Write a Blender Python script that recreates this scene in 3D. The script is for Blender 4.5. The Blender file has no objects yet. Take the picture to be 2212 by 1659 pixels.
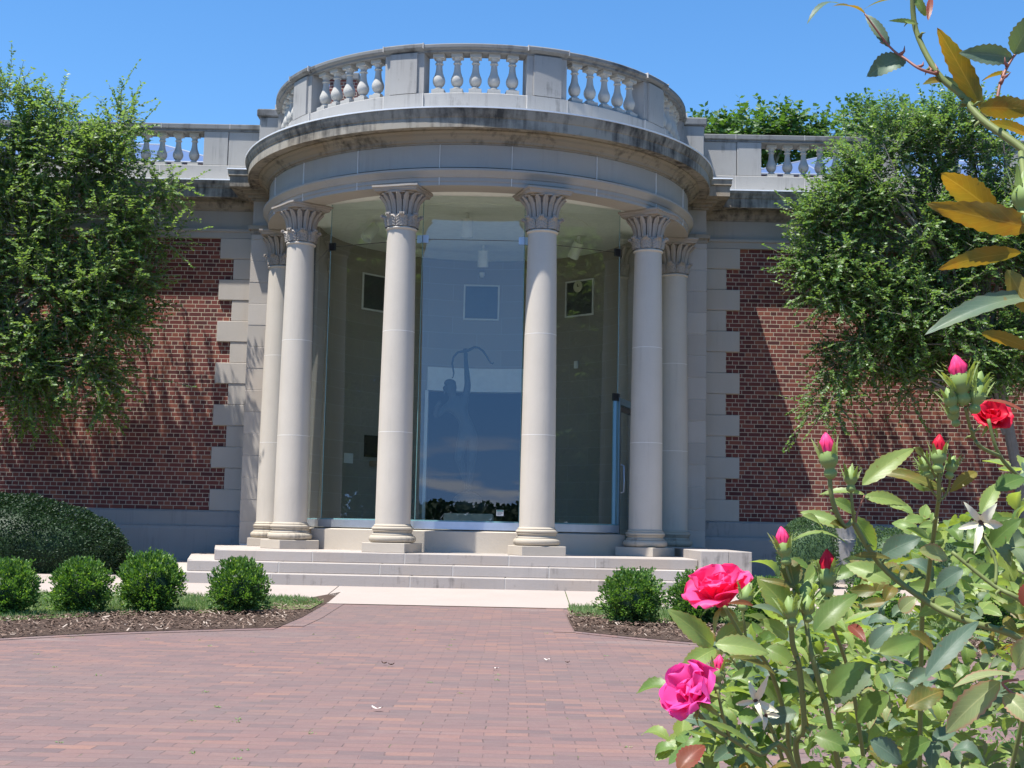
import bpy, math, random
from mathutils import Vector, Matrix, noise as mnoise
random.seed(7)
sin, cos, pi = math.sin, math.cos, math.pi
rad = math.radians
sc = bpy.context.scene
col = sc.collection

# ------------------------------------------------------------------ camera model (photo pixels in a 2212 x 1659 frame)
CF, CP, CYW, CR = 2928.0, .1066, -.0039, .0212
CPOS = Vector((.7222, -23.11, .814))
_f = Vector((sin(CYW)*cos(CP), cos(CYW)*cos(CP), sin(CP)))
_r = Vector((cos(CYW), -sin(CYW), 0)); _u = _r.cross(_f)
RIGHT = cos(CR)*_r + sin(CR)*_u
UP = -sin(CR)*_r + cos(CR)*_u
FWD = _f
def ray(px, py):
    return (FWD*CF + RIGHT*(px-1106) + UP*(829.5-py))
def at(px, py, y):
    d = ray(px, py); return CPOS + d*((y-CPOS.y)/d.y)
def gz(y):
    if y > -4.7: return 0.0
    if y > -6.55: return -.11*(-4.7-y)/1.85
    if y > -8.6: return -.11-.05*(-6.55-y)/2.05
    return -.16
def atg(px, py):
    y = -12.0
    for i in range(30):
        d = ray(px, py); t = (gz(y)-CPOS.z)/d.z; P = CPOS+d*t; y = .5*y+.5*P.y
    return P

# ------------------------------------------------------------------ mesh helpers
class MB:
    def __init__(s): s.v=[]; s.f=[]; s.m=[]
    def add(s, vs, fs, mi=0):
        o=len(s.v); s.v+= [tuple(v) for v in vs]; s.f+=[tuple(i+o for i in f) for f in fs]; s.m+=[mi]*len(fs)
    def box(s,x0,x1,y0,y1,z0,z1,mi=0,mat=None,bev=0):
        if bev:
            b=bev
            vs=[]
            for (z,i) in ((z0,b),(z0+b,0),(z1-b,0),(z1,b)):
                for (x,y) in ((x0+b,y0),(x1-b,y0),(x1,y0+b),(x1,y1-b),(x1-b,y1),(x0+b,y1),(x0,y1-b),(x0,y0+b)):
                    cx,cy=(x0+x1)/2,(y0+y1)/2
                    if i:
                        x=min(max(x,x0+b),x1-b); y=min(max(y,y0+b),y1-b)
                    vs.append((x,y,z))
            fs=[tuple(range(7,-1,-1)),tuple(range(24,32))]
            for r in range(3):
                for k in range(8):
                    k2=(k+1)%8; fs.append((r*8+k,r*8+k2,r*8+8+k2,r*8+8+k))
        else:
            vs=[(x0,y0,z0),(x1,y0,z0),(x1,y1,z0),(x0,y1,z0),(x0,y0,z1),(x1,y0,z1),(x1,y1,z1),(x0,y1,z1)]
            fs=[(0,3,2,1),(4,5,6,7),(0,1,5,4),(1,2,6,5),(2,3,7,6),(3,0,4,7)]
        if mat: vs=[mat@Vector(v) for v in vs]
        s.add(vs,fs,mi)
    def prism(s, pts, z0, z1, mi=0):   # pts: list of (x,y), counter-clockwise
        n=len(pts); vs=[(x,y,z0) for x,y in pts]+[(x,y,z1) for x,y in pts]
        s.add(vs,[tuple(range(n-1,-1,-1)),tuple(range(n,2*n))]+[(i,(i+1)%n,n+(i+1)%n,n+i) for i in range(n)],mi)
    def lathe(s, prof, n=32, c=(0,0), mi=0, caps=False):
        vs=[]
        for r,z in prof:
            for k in range(n):
                a=2*pi*k/n; vs.append((c[0]+r*cos(a),c[1]+r*sin(a),z))
        fs=[]
        for i in range(len(prof)-1):
            for k in range(n):
                k2=(k+1)%n; fs.append((i*n+k,i*n+k2,i*n+n+k2,i*n+n+k))
        if caps:
            fs.append(tuple(range(n-1,-1,-1))); fs.append(tuple((len(prof)-1)*n+k for k in range(n)))
        s.add(vs,fs,mi)
    def arc(s, prof, a0, a1, n, mi=0, tail=None, closed=True):
        """sweep (r,z) profile over angles a (0 = towards the camera, + = right); tail: y to run straight back to at both ends"""
        st=[]
        if tail is not None: st.append(lambda r:(-r,tail))
        for k in range(n+1):
            a=a0+(a1-a0)*k/n
            st.append(lambda r,a=a:(r*sin(a),-r*cos(a)))
        if tail is not None: st.append(lambda r:(r,tail))
        m=len(prof); vs=[]
        for g in st:
            for r,z in prof:
                x,y=g(r); vs.append((x,y,z))
        fs=[]
        for i in range(len(st)-1):
            for j in range(m if closed else m-1):
                j2=(j+1)%m; fs.append((i*m+j,i*m+j2,(i+1)*m+j2,(i+1)*m+j))
        if closed:
            fs.append(tuple(range(m))); fs.append(tuple((len(st)-1)*m+j for j in range(m-1,-1,-1)))
        s.add(vs,fs,mi)
    def extrude_x(s, prof, x0, x1, mi=0):  # profile (y,z)
        m=len(prof); vs=[(x0,y,z) for y,z in prof]+[(x1,y,z) for y,z in prof]
        s.add(vs,[tuple(range(m)),tuple(range(2*m-1,m-1,-1))]+[(j,m+j,m+(j+1)%m,(j+1)%m) for j in range(m)],mi)
    def tube(s, pts, rs, n=6, mi=0, cap=True):
        pts=[Vector(p) for p in pts]
        if not hasattr(rs,'__len__'): rs=[rs]*len(pts)
        vs=[]; ref=None
        for i,p in enumerate(pts):
            t=(pts[min(i+1,len(pts)-1)]-pts[max(i-1,0)]).normalized()
            if ref is None:
                ref=Vector((0,0,1)) if abs(t.z)<.9 else Vector((1,0,0))
            a=(ref-t*ref.dot(t))
            if a.length<1e-6: a=t.orthogonal()
            a.normalize(); ref=a; b=t.cross(a)
            for k in range(n):
                w=2*pi*k/n; vs.append(p+(a*cos(w)+b*sin(w))*rs[i])
        fs=[]
        for i in range(len(pts)-1):
            for k in range(n):
                k2=(k+1)%n; fs.append((i*n+k,i*n+k2,i*n+n+k2,i*n+n+k))
        if cap: fs.append(tuple(range(n-1,-1,-1))); fs.append(tuple((len(pts)-1)*n+k for k in range(n)))
        s.add(vs,fs,mi)
    def ball(s, c, rx, ry=None, rz=None, n=12, m=8, mi=0):
        ry=ry or rx; rz=rz or rx; vs=[]
        for i in range(m+1):
            t=pi*i/m
            for k in range(n):
                a=2*pi*k/n; vs.append((c[0]+rx*sin(t)*cos(a),c[1]+ry*sin(t)*sin(a),c[2]-rz*cos(t)))
        fs=[(i*n+k,i*n+(k+1)%n,i*n+n+(k+1)%n,i*n+n+k) for i in range(m) for k in range(n)]
        s.add(vs,fs,mi)
    def mesh(s, name, mats, smooth=None):
        me=bpy.data.meshes.new(name); me.from_pydata(s.v,[],s.f)
        if not isinstance(mats,(list,tuple)): mats=[mats]
        for m in mats: me.materials.append(m)
        if len(mats)>1: me.polygons.foreach_set('material_index',s.m)
        if smooth is not None:
            me.polygons.foreach_set('use_smooth',[True]*len(s.f))
            if smooth<180:
                try: me.set_sharp_from_angle(angle=rad(smooth))
                except Exception: pass
        me.update(); return me
    def build(s, name, mats, parent=None, smooth=None):
        return link(name, s.mesh(name,mats,smooth), parent)
def link(name, me, parent=None):
    o=bpy.data.objects.new(name,me); col.objects.link(o)
    if parent is not None: o.parent=parent
    return o
def tag(o,label=None,cat=None,group=None,kind=None):
    if label: o['label']=label
    if cat: o['category']=cat
    if group: o['group']=group
    if kind: o['kind']=kind
    return o
def empty(name,loc=(0,0,0),rz=0,parent=None):
    o=bpy.data.objects.new(name,None); col.objects.link(o); o.location=loc; o.rotation_euler=(0,0,rz)
    if parent is not None: o.parent=parent
    return o
def copy_tree(o,parent=None):
    c=o.copy(); col.objects.link(c)
    if parent is not None: c.parent=parent
    for ch in list(o.children): copy_tree(ch,c)
    return c

# ------------------------------------------------------------------ materials
def nmat(name):
    m=bpy.data.materials.new(name); m.use_nodes=True; nt=m.node_tree; nt.nodes.clear()
    out=nt.nodes.new('ShaderNodeOutputMaterial'); return m,nt,out
class G:
    def __init__(s,nt): s.nt=nt
    def n(s,t,**k):
        x=s.nt.nodes.new('ShaderNode'+t)
        for a,b in k.items():
            if a.startswith('_'): setattr(x,a[1:],b)
        return x
    def l(s,a,b): s.nt.links.new(a,b)
    def set(s,sock,v):
        if hasattr(v,'links') or isinstance(v,bpy.types.NodeSocket): s.l(v,sock)
        else: sock.default_value=v
    def math(s,op,a,b=0,c=0):
        x=s.n('Math',_operation=op); s.set(x.inputs[0],a); s.set(x.inputs[1],b); s.set(x.inputs[2],c); return x.outputs[0]
    def mix(s,f,a,b,bt='MIX'):
        x=s.n('Mix',_data_type='RGBA',_blend_type=bt); s.set(x.inputs[0],f); s.set(x.inputs[6],a); s.set(x.inputs[7],b); return x.outputs[2]
    def noise(s,vec,scale,detail=4,rough=.55,dim='3D'):
        x=s.n('TexNoise'); s.l(vec,x.inputs['Vector']); x.inputs['Scale'].default_value=scale; x.inputs['Detail'].default_value=detail; x.inputs['Roughness'].default_value=rough; return x.outputs['Fac']
    def ramp(s,f,stops):
        x=s.n('ValToRGB'); s.l(f,x.inputs[0]); e=x.color_ramp.elements
        while len(e)<len(stops): e.new(.5)
        for i,(p,c) in enumerate(stops):
            e[i].position=p; e[i].color=(*c,1) if len(c)==3 else c
        return x.outputs[0]
    def step(s,f,a,b):
        x=s.n('MapRange'); s.l(f,x.inputs[0]); x.inputs[1].default_value=a; x.inputs[2].default_value=b; return x.outputs[0]
    def mapping(s,vec,scale=(1,1,1),loc=(0,0,0)):
        x=s.n('Mapping'); s.l(vec,x.inputs[0]); x.inputs['Scale'].default_value=scale; x.inputs['Location'].default_value=loc; return x.outputs[0]
    def obj(s): return s.n('TexCoord').outputs['Object']
    def island(s): return s.n('NewGeometry').outputs['Random Per Island']
    def bump(s,h,st=.3,d=.01):
        x=s.n('Bump'); s.l(h,x.inputs['Height']); x.inputs['Strength'].default_value=st; x.inputs['Distance'].default_value=d; return x.outputs[0]
    def bsdf(s,color,rough=.8,normal=None,spec=.3,metal=0,**k):
        x=s.n('BsdfPrincipled'); s.set(x.inputs['Base Color'],color); s.set(x.inputs['Roughness'],rough)
        x.inputs['Specular IOR Level'].default_value=spec; x.inputs['Metallic'].default_value=metal
        if normal is not None: s.l(normal,x.inputs['Normal'])
        return x.outputs[0]
def simple(name,c,rough=.6,spec=.4,metal=0):
    m,nt,out=nmat(name); g=G(nt); 
    f=g.noise(g.obj(),9,3); cc=g.mix(f,(c[0]*.88,c[1]*.88,c[2]*.88,1),(min(c[0]*1.1,1),min(c[1]*1.1,1),min(c[2]*1.1,1),1))
    g.l(g.bsdf(cc,rough,spec=spec,metal=metal),out.inputs[0]); return m
def stone(name, base=(.56,.50,.44), stain=0., streak=0., warm=.5, island=.12, grain=1.):
    m,nt,out=nmat(name); g=G(nt); P=g.obj(); base=(base[0]*.76,base[1]*.785,base[2]*.80)
    c=g.mix(g.noise(P,1.3,5,.6),(base[0]*.86,base[1]*.85,base[2]*.84,1),(base[0]*1.1,base[1]*1.1,base[2]*1.1,1))
    w=g.step(g.noise(g.mapping(P,(1,1,.6),(5,2,1)),.9,3),.5,.72)
    c=g.mix(g.math('MULTIPLY',w,warm),c,(base[0]*1.02,base[1]*.90,base[2]*.77,1))
    isl=g.math('MULTIPLY_ADD',g.island(),island,1-island*.5)
    v=g.n('Vector' 'Math',_operation='SCALE'); g.l(c,v.inputs[0]); g.l(isl,v.inputs['Scale']); c=v.outputs[0]
    fine=g.noise(P,70,3,.7)
    c=g.mix(g.math('MULTIPLY',fine,.22*grain),c,(base[0]*.6,base[1]*.6,base[2]*.6,1))
    if stain:
        s1=g.noise(g.mapping(P,(1,1,1.4)),1.15,6,.66); s2=g.noise(g.mapping(P,(9,9,.9)),1.,4,.6)
        t=g.math('MULTIPLY_ADD',s2,.55,g.math('MULTIPLY',s1,.75))
        t=g.step(t,.80-stain*.32,.98-stain*.26)
        c=g.mix(g.math('MULTIPLY',t,.93),c,(.045,.042,.038,1))
    if streak:
        s2=g.noise(g.mapping(P,(14,14,.7)),1.,4,.65); s3=g.noise(P,2.2,3)
        t=g.math('MULTIPLY',g.step(s2,.5,.75),g.step(s3,.42,.62))
        c=g.mix(g.math('MULTIPLY',t,streak),c,(.16,.155,.15,1))
    b=g.bump(g.math('ADD',g.noise(P,45,4,.7),g.math('MULTIPLY',g.noise(P,4,3),.8)),.18,.012)
    g.l(g.bsdf(c,.85,b,.2),out.inputs[0]); return m

def brick_wall():
    m,nt,out=nmat('red_brick'); g=G(nt); P=g.obj()
    xyz=g.n('SeparateXYZ'); g.l(P,xyz.inputs[0]); H=.0757
    X=xyz.outputs[0]; Z=g.math('SUBTRACT',xyz.outputs[2],1.03-H*2)
    wob=g.math('MULTIPLY',g.math('SUBTRACT',g.noise(P,7,2),.5),.006)
    Z=g.math('ADD',Z,wob); X=g.math('ADD',X,wob)
    row=g.math('FLOOR',g.math('DIVIDE',Z,H)); par=g.math('MODULO',row,2)
    half=g.math('MODULO',g.math('FLOOR',g.math('MULTIPLY',row,.5)),2)
    def tex(w,shift):
        t=g.n('TexBrick'); t.offset=0; t.inputs['Scale'].default_value=1
        cx=g.n('CombineXYZ'); g.l(g.math('ADD',X,shift) if not isinstance(shift,float) else g.math('ADD',X,shift),cx.inputs[0]); g.l(Z,cx.inputs[1]); g.l(cx.outputs[0],t.inputs['Vector'])
        t.inputs['Color1'].default_value=(0,0,0,1); t.inputs['Color2'].default_value=(1,1,1,1); t.inputs['Mortar'].default_value=(0,0,0,1)
        t.inputs['Mortar Size'].default_value=.0065; t.inputs['Mortar Smooth'].default_value=.25; t.inputs['Brick Width'].default_value=w; t.inputs['Row Height'].default_value=H
        return t
    A=tex(.2271,g.math('MULTIPLY_ADD',half,.1135,20.0)); B=tex(.11355,20.0568)
    colr=g.mix(par,A.outputs[0],B.outputs[0]); fac=g.mix(par,A.outputs['Fac'],B.outputs['Fac'])
    c=g.ramp(colr,[(0,(.070,.027,.027)),(.25,(.130,.040,.036)),(.6,(.185,.054,.045)),(.85,(.225,.070,.050)),(1,(.30,.11,.065))])
    c=g.mix(g.math('MULTIPLY',g.noise(P,26,4,.7),.5),c,(.12,.045,.04,1))
    c=g.mix(g.step(g.noise(P,.8,4),.5,.75),c,(.20,.072,.058,1),'MIX') if False else c
    mort=g.mix(g.noise(P,30,3),(.33,.265,.19,1),(.58,.50,.385,1))
    c=g.mix(fac,c,mort)
    hgt=g.math('ADD',g.math('SUBTRACT',1,fac),g.math('MULTIPLY',g.noise(P,50,3,.7),.35))
    g.l(g.bsdf(c,.85,g.bump(hgt,.6,.012),.2),out.inputs[0]); return m

def brick_plaza(name,rot=False,w=.21,h=.105):
    m,nt,out=nmat(name); g=G(nt); P=g.obj()
    xyz=g.n('SeparateXYZ'); g.l(P,xyz.inputs[0])
    wob=g.math('MULTIPLY',g.math('SUBTRACT',g.noise(P,2.3,3),.5),.05)
    cx=g.n('CombineXYZ'); a=g.math('ADD',g.math('ADD',xyz.outputs[1 if rot else 0],40.03),wob); b=g.math('ADD',g.math('ADD',xyz.outputs[0 if rot else 1],60.0),wob)
    g.l(a,cx.inputs[0]); g.l(b,cx.inputs[1])
    t=g.n('TexBrick'); t.offset=.5; g.l(cx.outputs[0],t.inputs['Vector']); t.inputs['Scale'].default_value=1
    t.inputs['Color1'].default_value=(0,0,0,1); t.inputs['Color2'].default_value=(1,1,1,1); t.inputs['Mortar'].default_value=(.5,.5,.5,1)
    t.inputs['Mortar Size'].default_value=.0045; t.inputs['Mortar Smooth'].default_value=.6; t.inputs['Brick Width'].default_value=w; t.inputs['Row Height'].default_value=h
    c=g.ramp(t.outputs[0],[(0,(.15,.105,.104)),(.2,(.182,.118,.112)),(.55,(.215,.13,.119)),(.85,(.242,.138,.119)),(.96,(.275,.152,.12)),(1,(.31,.165,.12))])
    big=g.noise(g.mapping(P,(.35,1.,1)),.75,5,.6)
    c=g.mix(g.math('MULTIPLY',g.step(big,.42,.66),.62),c,(.17,.132,.125,1))
    pale=g.step(g.noise(g.mapping(P,(.5,1.6,1),(3,8,0)),1.1,5,.65),.60,.78)
    c=g.mix(g.math('MULTIPLY',pale,.55),c,(.34,.30,.265,1))
    c=g.mix(g.math('MULTIPLY',g.step(g.noise(g.mapping(P,(6,26,1)),1.,5,.7),.48,.72),.34),c,(.28,.215,.19,1))
    c=g.mix(g.math('MULTIPLY',g.noise(P,60,4,.7),.62),c,(.10,.070,.065,1))
    moss=g.math('GREATER_THAN',g.noise(P,5,3),.60)
    mort=g.mix(moss,(.085,.065,.06,1),(.10,.11,.05,1))
    gap=g.math('MULTIPLY',t.outputs['Fac'],g.math('MULTIPLY',g.step(g.noise(P,6,3),.42,.64),.8))
    c=g.mix(gap,c,mort)
    hgt=g.math('ADD',g.math('MULTIPLY',g.math('SUBTRACT',1,t.outputs['Fac']),1.0),g.math('ADD',g.math('MULTIPLY',g.noise(P,35,4,.7),.3),g.math('MULTIPLY',t.outputs[0],.6)))
    g.l(g.bsdf(c,.8,g.bump(hgt,.5,.010),.25),out.inputs[0]); return m

def foliage(name,c1,c2,trans=.35,rough=.45,back=None,c3=None,spec=.4,tcol=None):
    m,nt,out=nmat(name); g=G(nt); 
    c=g.mix(g.island(),(*c1,1),(*c2,1))
    if c3:
        f=g.step(g.math('FRACT',g.math('MULTIPLY',g.island(),37.7)),.86,.9); c=g.mix(f,c,(*c3,1))
    c=g.mix(g.step(g.noise(g.obj(),.9,2),.35,.65),c,(c1[0]*.8,c1[1]*.85,c1[2]*.9,1),'MIX') if False else c
    if back: c=g.mix(g.n('NewGeometry').outputs['Backfacing'],c,(*back,1))
    b=g.bsdf(c,rough,spec=spec)
    t=g.n('BsdfTranslucent'); 
    v=g.n('VectorMath',_operation='MULTIPLY'); g.l(c,v.inputs[0]); v.inputs[1].default_value=tcol or (1.5,1.6,.5); g.l(v.outputs[0],t.inputs[0])
    x=g.n('MixShader'); x.inputs[0].default_value=trans; g.l(b,x.inputs[1]); g.l(t.outputs[0],x.inputs[2]); g.l(x.outputs[0],out.inputs[0]); return m

def glass(name,tint=(.87,.94,.89),k=2.0,base=.012):
    m,nt,out=nmat(name); g=G(nt)
    tr=g.n('BsdfTransparent'); tr.inputs[0].default_value=(*tint,1)
    gl=g.n('BsdfGlossy'); gl.inputs['Color'].default_value=(.95,1,1,1); gl.inputs['Roughness'].default_value=.0
    fr=g.n('Fresnel'); fr.inputs[0].default_value=1.52
    geo=g.n('NewGeometry')
    f=g.math('MINIMUM',g.math('MULTIPLY_ADD',fr.outputs[0],k,base),.42)
    fr2=g.math('MULTIPLY',f,1.0)
    x=g.n('MixShader'); g.l(fr2,x.inputs[0]); g.l(tr.outputs[0],x.inputs[1]); g.l(gl.outputs[0],x.inputs[2]); g.l(x.outputs[0],out.inputs[0]); return m

def interior_stone():
    m,nt,out=nmat('interior_ashlar'); g=G(nt); P=g.obj(); xyz=g.n('SeparateXYZ'); g.l(P,xyz.inputs[0])
    a=g.math('MULTIPLY',g.math('ARCTAN2',xyz.outputs[0],xyz.outputs[1]),2.75)
    cx=g.n('CombineXYZ'); g.l(g.math('ADD',a,30.0),cx.inputs[0]); g.l(g.math('ADD',xyz.outputs[2],-.44),cx.inputs[1])
    t=g.n('TexBrick'); t.offset=.5; g.l(cx.outputs[0],t.inputs['Vector']); t.inputs['Scale'].default_value=1
    t.inputs['Color1'].default_value=(.31,.275,.235,1); t.inputs['Color2'].default_value=(.36,.32,.275,1); t.inputs['Mortar'].default_value=(.35,.33,.3,1)
    t.inputs['Mortar Size'].default_value=.006; t.inputs['Brick Width'].default_value=.95; t.inputs['Row Height'].default_value=.315
    c=g.mix(g.noise(P,1.5,4),t.outputs[0],(.32,.29,.245,1))
    c=g.mix(t.outputs['Fac'],c,(.36,.34,.30,1))
    g.l(g.bsdf(c,.8),out.inputs[0]); return m

def ground_mat(name,c1,c2,s1=3,s2=40,bump=.3):
    m,nt,out=nmat(name); g=G(nt); P=g.obj()
    c=g.mix(g.noise(P,s1,5,.65),(*c1,1),(*c2,1)); c=g.mix(g.math('MULTIPLY',g.noise(P,s2,4,.7),.4),c,(c1[0]*.6,c1[1]*.6,c1[2]*.6,1))
    g.l(g.bsdf(c,.9,g.bump(g.noise(P,s2,4,.7),bump,.02),.15),out.inputs[0]); return m

M={}
M['stone']=stone('limestone')
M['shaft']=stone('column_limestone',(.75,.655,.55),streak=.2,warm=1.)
M['block']=stone('limestone_block',(.60,.53,.46),island=.18,warm=.6,streak=.12)
M['base']=stone('weathered_base_stone',(.60,.51,.40),stain=.34,warm=1.)
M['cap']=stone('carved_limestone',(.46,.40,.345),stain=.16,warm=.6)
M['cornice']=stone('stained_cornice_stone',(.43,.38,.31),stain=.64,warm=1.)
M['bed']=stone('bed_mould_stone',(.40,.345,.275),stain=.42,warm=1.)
M['frieze']=stone('frieze_limestone',(.50,.45,.395),streak=.2,warm=.6)
M['rail']=stone('weathered_rail_stone',(.25,.245,.235),stain=.5,streak=.6,warm=.3)
M['baluster']=stone('baluster_stone',(.55,.52,.47),stain=.22,warm=.3)
M['pedestal']=stone('pedestal_stone',(.44,.415,.385),stain=.2,streak=.8,warm=.3)
M['plinth']=stone('wall_plinth_stone',(.44,.41,.385),stain=.20,streak=.5,warm=.3)
M['step']=stone('step_stone',(.53,.46,.41),stain=.26,island=.22,warm=.6,streak=.2)
M['curb']=stone('curb_limestone',(.62,.53,.43),warm=.9,stain=.06)
M['mortar']=simple('pale_mortar',(.72,.69,.64),.9,.1)
M['step_mortar']=simple('step_mortar',(.50,.47,.43),.9,.1)
M['dark_joint']=simple('dark_joint',(.12,.10,.09),.9,.1)
M['flash']=simple('white_metal_flashing',(.78,.80,.82),.4,.5)
M['brick']=brick_wall()
M['plaza']=brick_plaza('plaza_brick')
M['soldier']=brick_plaza('border_brick',rot=False,w=.105,h=.21)
M['soldier2']=brick_plaza('border_brick_side',rot=True,w=.105,h=.21)
M['concrete']=ground_mat('concrete_walk',(.35,.295,.26),(.43,.365,.325),1.2,50,.15)
M['soil']=ground_mat('lawn_soil',(.10,.13,.05),(.17,.20,.08),4,30)
M['far_ground']=ground_mat('far_lawn',(.06,.10,.03),(.10,.14,.05),.3,3)
M['mulch']=ground_mat('mulch_bed',(.055,.036,.028),(.125,.088,.068),6,45,.8)
M['chip']=None
M['glass']=glass('tinted_glass')
M['frame']=simple('dark_bronze_frame',(.045,.045,.045),.35,.5,.6)
M['alu']=simple('brushed_aluminium',(.50,.55,.62),.35,.5,.8)
M['door']=simple('blue_grey_door_metal',(.13,.24,.29),.35,.5,.5)
M['edge']=simple('green_glass_edge',(.16,.30,.30),.2,.6)
M['interior']=interior_stone()
M['ceiling']=simple('plaster_ceiling',(.86,.87,.80),.8,.2)
M['floor']=simple('gallery_floor',(.42,.38,.33),.5,.3)
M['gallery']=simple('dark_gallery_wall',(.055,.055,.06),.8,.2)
M['white']=simple('white_paint',(.74,.74,.72),.5,.4)
M['dark']=simple('dark_opening',(.03,.032,.035),.7,.3)
M['grille']=simple('vent_slats',(.12,.12,.115),.5,.4)
M['bronze']=simple('bronze_patina',(.022,.030,.034),.5,.3,.0)
M['bark']=ground_mat('tree_bark',(.16,.14,.12),(.30,.27,.235),8,40,.5)
M['cherry']=foliage('tree_leaf',(.06,.13,.038),(.165,.27,.075),.48,.42,back=(.15,.22,.10),spec=.45,c3=(.25,.36,.07))
M['cherry2']=foliage('tree_leaf_cool',(.065,.145,.042),(.165,.28,.075),.48,.40,back=(.13,.20,.09),spec=.5,c3=(.22,.33,.08))
M['maple']=foliage('far_tree_leaf',(.06,.125,.035),(.10,.18,.05),.35,.5)
M['box']=foliage('boxwood_leaf',(.052,.125,.030),(.12,.225,.050),.36,.40,spec=.45,c3=(.24,.35,.09))
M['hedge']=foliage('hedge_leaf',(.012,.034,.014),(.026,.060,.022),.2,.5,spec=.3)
M['shrub']=foliage('grey_green_shrub_leaf',(.05,.10,.045),(.09,.15,.07),.25,.5,spec=.25)
M['grass']=foliage('grass_blade',(.10,.18,.055),(.21,.30,.13),.3,.6,c3=(.36,.36,.20))
M['woods']=foliage('far_wood_leaf',(.018,.040,.014),(.04,.07,.024),.15,.7)
def chipmat():
    m,nt,out=nmat('wood_chips'); g=G(nt); c=g.ramp(g.island(),[(0,(.05,.032,.024)),(.5,(.13,.085,.063)),(.88,(.23,.165,.125)),(1,(.40,.33,.27))]); g.l(g.bsdf(c,.85,spec=.15),out.inputs[0]); return m
M['chip']=chipmat()

# ------------------------------------------------------------------ ground
def sheet(name,mat,x0,x1,y0,y1,off,kind='structure',ny=None):
    ys=sorted({y0,y1,*[y for y in (-4.7,-6.55,-8.6) if y0<y<y1]}); m=MB()
    vs=[]
    for y in ys: vs+=[(x0,y,gz(y)+off),(x1,y,gz(y)+off)]
    m.add(vs,[(2*i,2*i+1,2*i+3,2*i+2) for i in range(len(ys)-1)])
    return tag(m.build(name,mat),kind=kind)
tag(sheet('ground',M['far_ground'],-450,450,-450,350,-.012),kind='structure')
tag(sheet('brick_plaza',M['plaza'],-22,22,-34,-6.77,-.004),kind='structure')
# concrete walk in panels
m=MB()
xs=[-30,-14,-9.5,-5.9,-1.62,1.42,5.1,9,14,30]
for a,b in zip(xs[:-1],xs[1:]):
    ys=[-6.77,-6.55,-4.7,1.2]
    for y0,y1 in zip(ys[:-1],ys[1:]):
        sk=.0
        m.add([(a+.006,y0,gz(y0)+.004),(b-.006,y0,gz(y0)+.004),(b-.006,y1,gz(y1)+.004),(a+.006,y1,gz(y1)+.004)],[(0,1,2,3)])
tag(m.build('concrete_walk',M['concrete']),kind='structure')

# bed outlines (left and right): front edge samples from the photo
def strip(name,mat,rows,off,kind='structure',bump=0):
    m=MB(); n=len(rows); vs=[]; K=10
    for x,y0,y1 in rows:
        for k in range(K+1):
            y=y0+(y1-y0)*k/K; e=sin(pi*k/K)
            vs.append((x,y,gz(y)+off+bump*e*(.6+.4*sin(x*5+k))*min(1,3*min(abs(x-WL),abs(x-WR)))))
    fs=[(i*(K+1)+k,i*(K+1)+k+1,(i+1)*(K+1)+k+1,(i+1)*(K+1)+k) for i in range(n-1) for k in range(K)]
    m.add(vs,[f[::-1] for f in fs] if rows[1][0]>rows[0][0] else fs); return tag(m.build(name,mat),kind=kind)
WL=-1.50; WR=1.33
PL=[(0,1379),(130,1372),(260,1366),(450,1360),(600,1356)]
GL=[(0,1344),(130,1337),(260,1331),(450,1326),(600,1322)]
fl=[atg(*p) for p in PL]; gl_=[atg(*p) for p in GL]
def interp(tab,x):
    tab=sorted(tab,key=lambda p:p[0])
    if x<=tab[0][0]:
        a,b=tab[0],tab[1]
    elif x>=tab[-1][0]: a,b=tab[-2],tab[-1]
    else:
        for a,b in zip(tab[:-1],tab[1:]):
            if a[0]<=x<=b[0]: break
    t=(x-a[0])/(b[0]-a[0]) if b[0]!=a[0] else 0
    return a[1]+(b[1]-a[1])*t
FLt=[(p.x,p.y) for p in fl]; GLt=[(p.x,p.y) for p in gl_]
yfl=lambda x:interp(FLt,x); ygl=lambda x:interp(GLt,x)
PR=[(1245,1364),(1360,1376),(1480,1387),(1700,1400),(2000,1415)]; GR=[(1245,1332),(1360,1341),(1480,1352),(1700,1366),(2000,1380)]
FRt=[(atg(*p).x,atg(*p).y) for p in PR]; GRt=[(atg(*p).x,atg(*p).y) for p in GR]
yfr=lambda x:interp(FRt,x); ygr=lambda x:interp(GRt,x)
XL=-9.0; XR=9.0
def fr(a,b,n): return [a+(b-a)*i/n for i in range(n+1)]
strip('mulch_bed',M['mulch'],[(x,yfl(x),ygl(x)+(.12 if x<-2.7 else .12+1.9*(x+2.7))) for x in fr(XL,WL,60)],.004,bump=.02)
strip('mulch_bed',M['mulch'],[(x,yfr(x),ygr(x)+.12) for x in fr(WR,XR,60)],.004,bump=.02)
strip('lawn',M['soil'],[(x,ygl(x)+.25*max(0,(x+2.3)),-6.32 if x<-1.9 else -6.32-(x+1.9)*1.1) for x in fr(XL,WL-.05,60)],.012,bump=.02)
strip('lawn',M['soil'],[(x,ygr(x),-6.74) for x in fr(WR+.04,XR,60)],.012,bump=.02)
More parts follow.
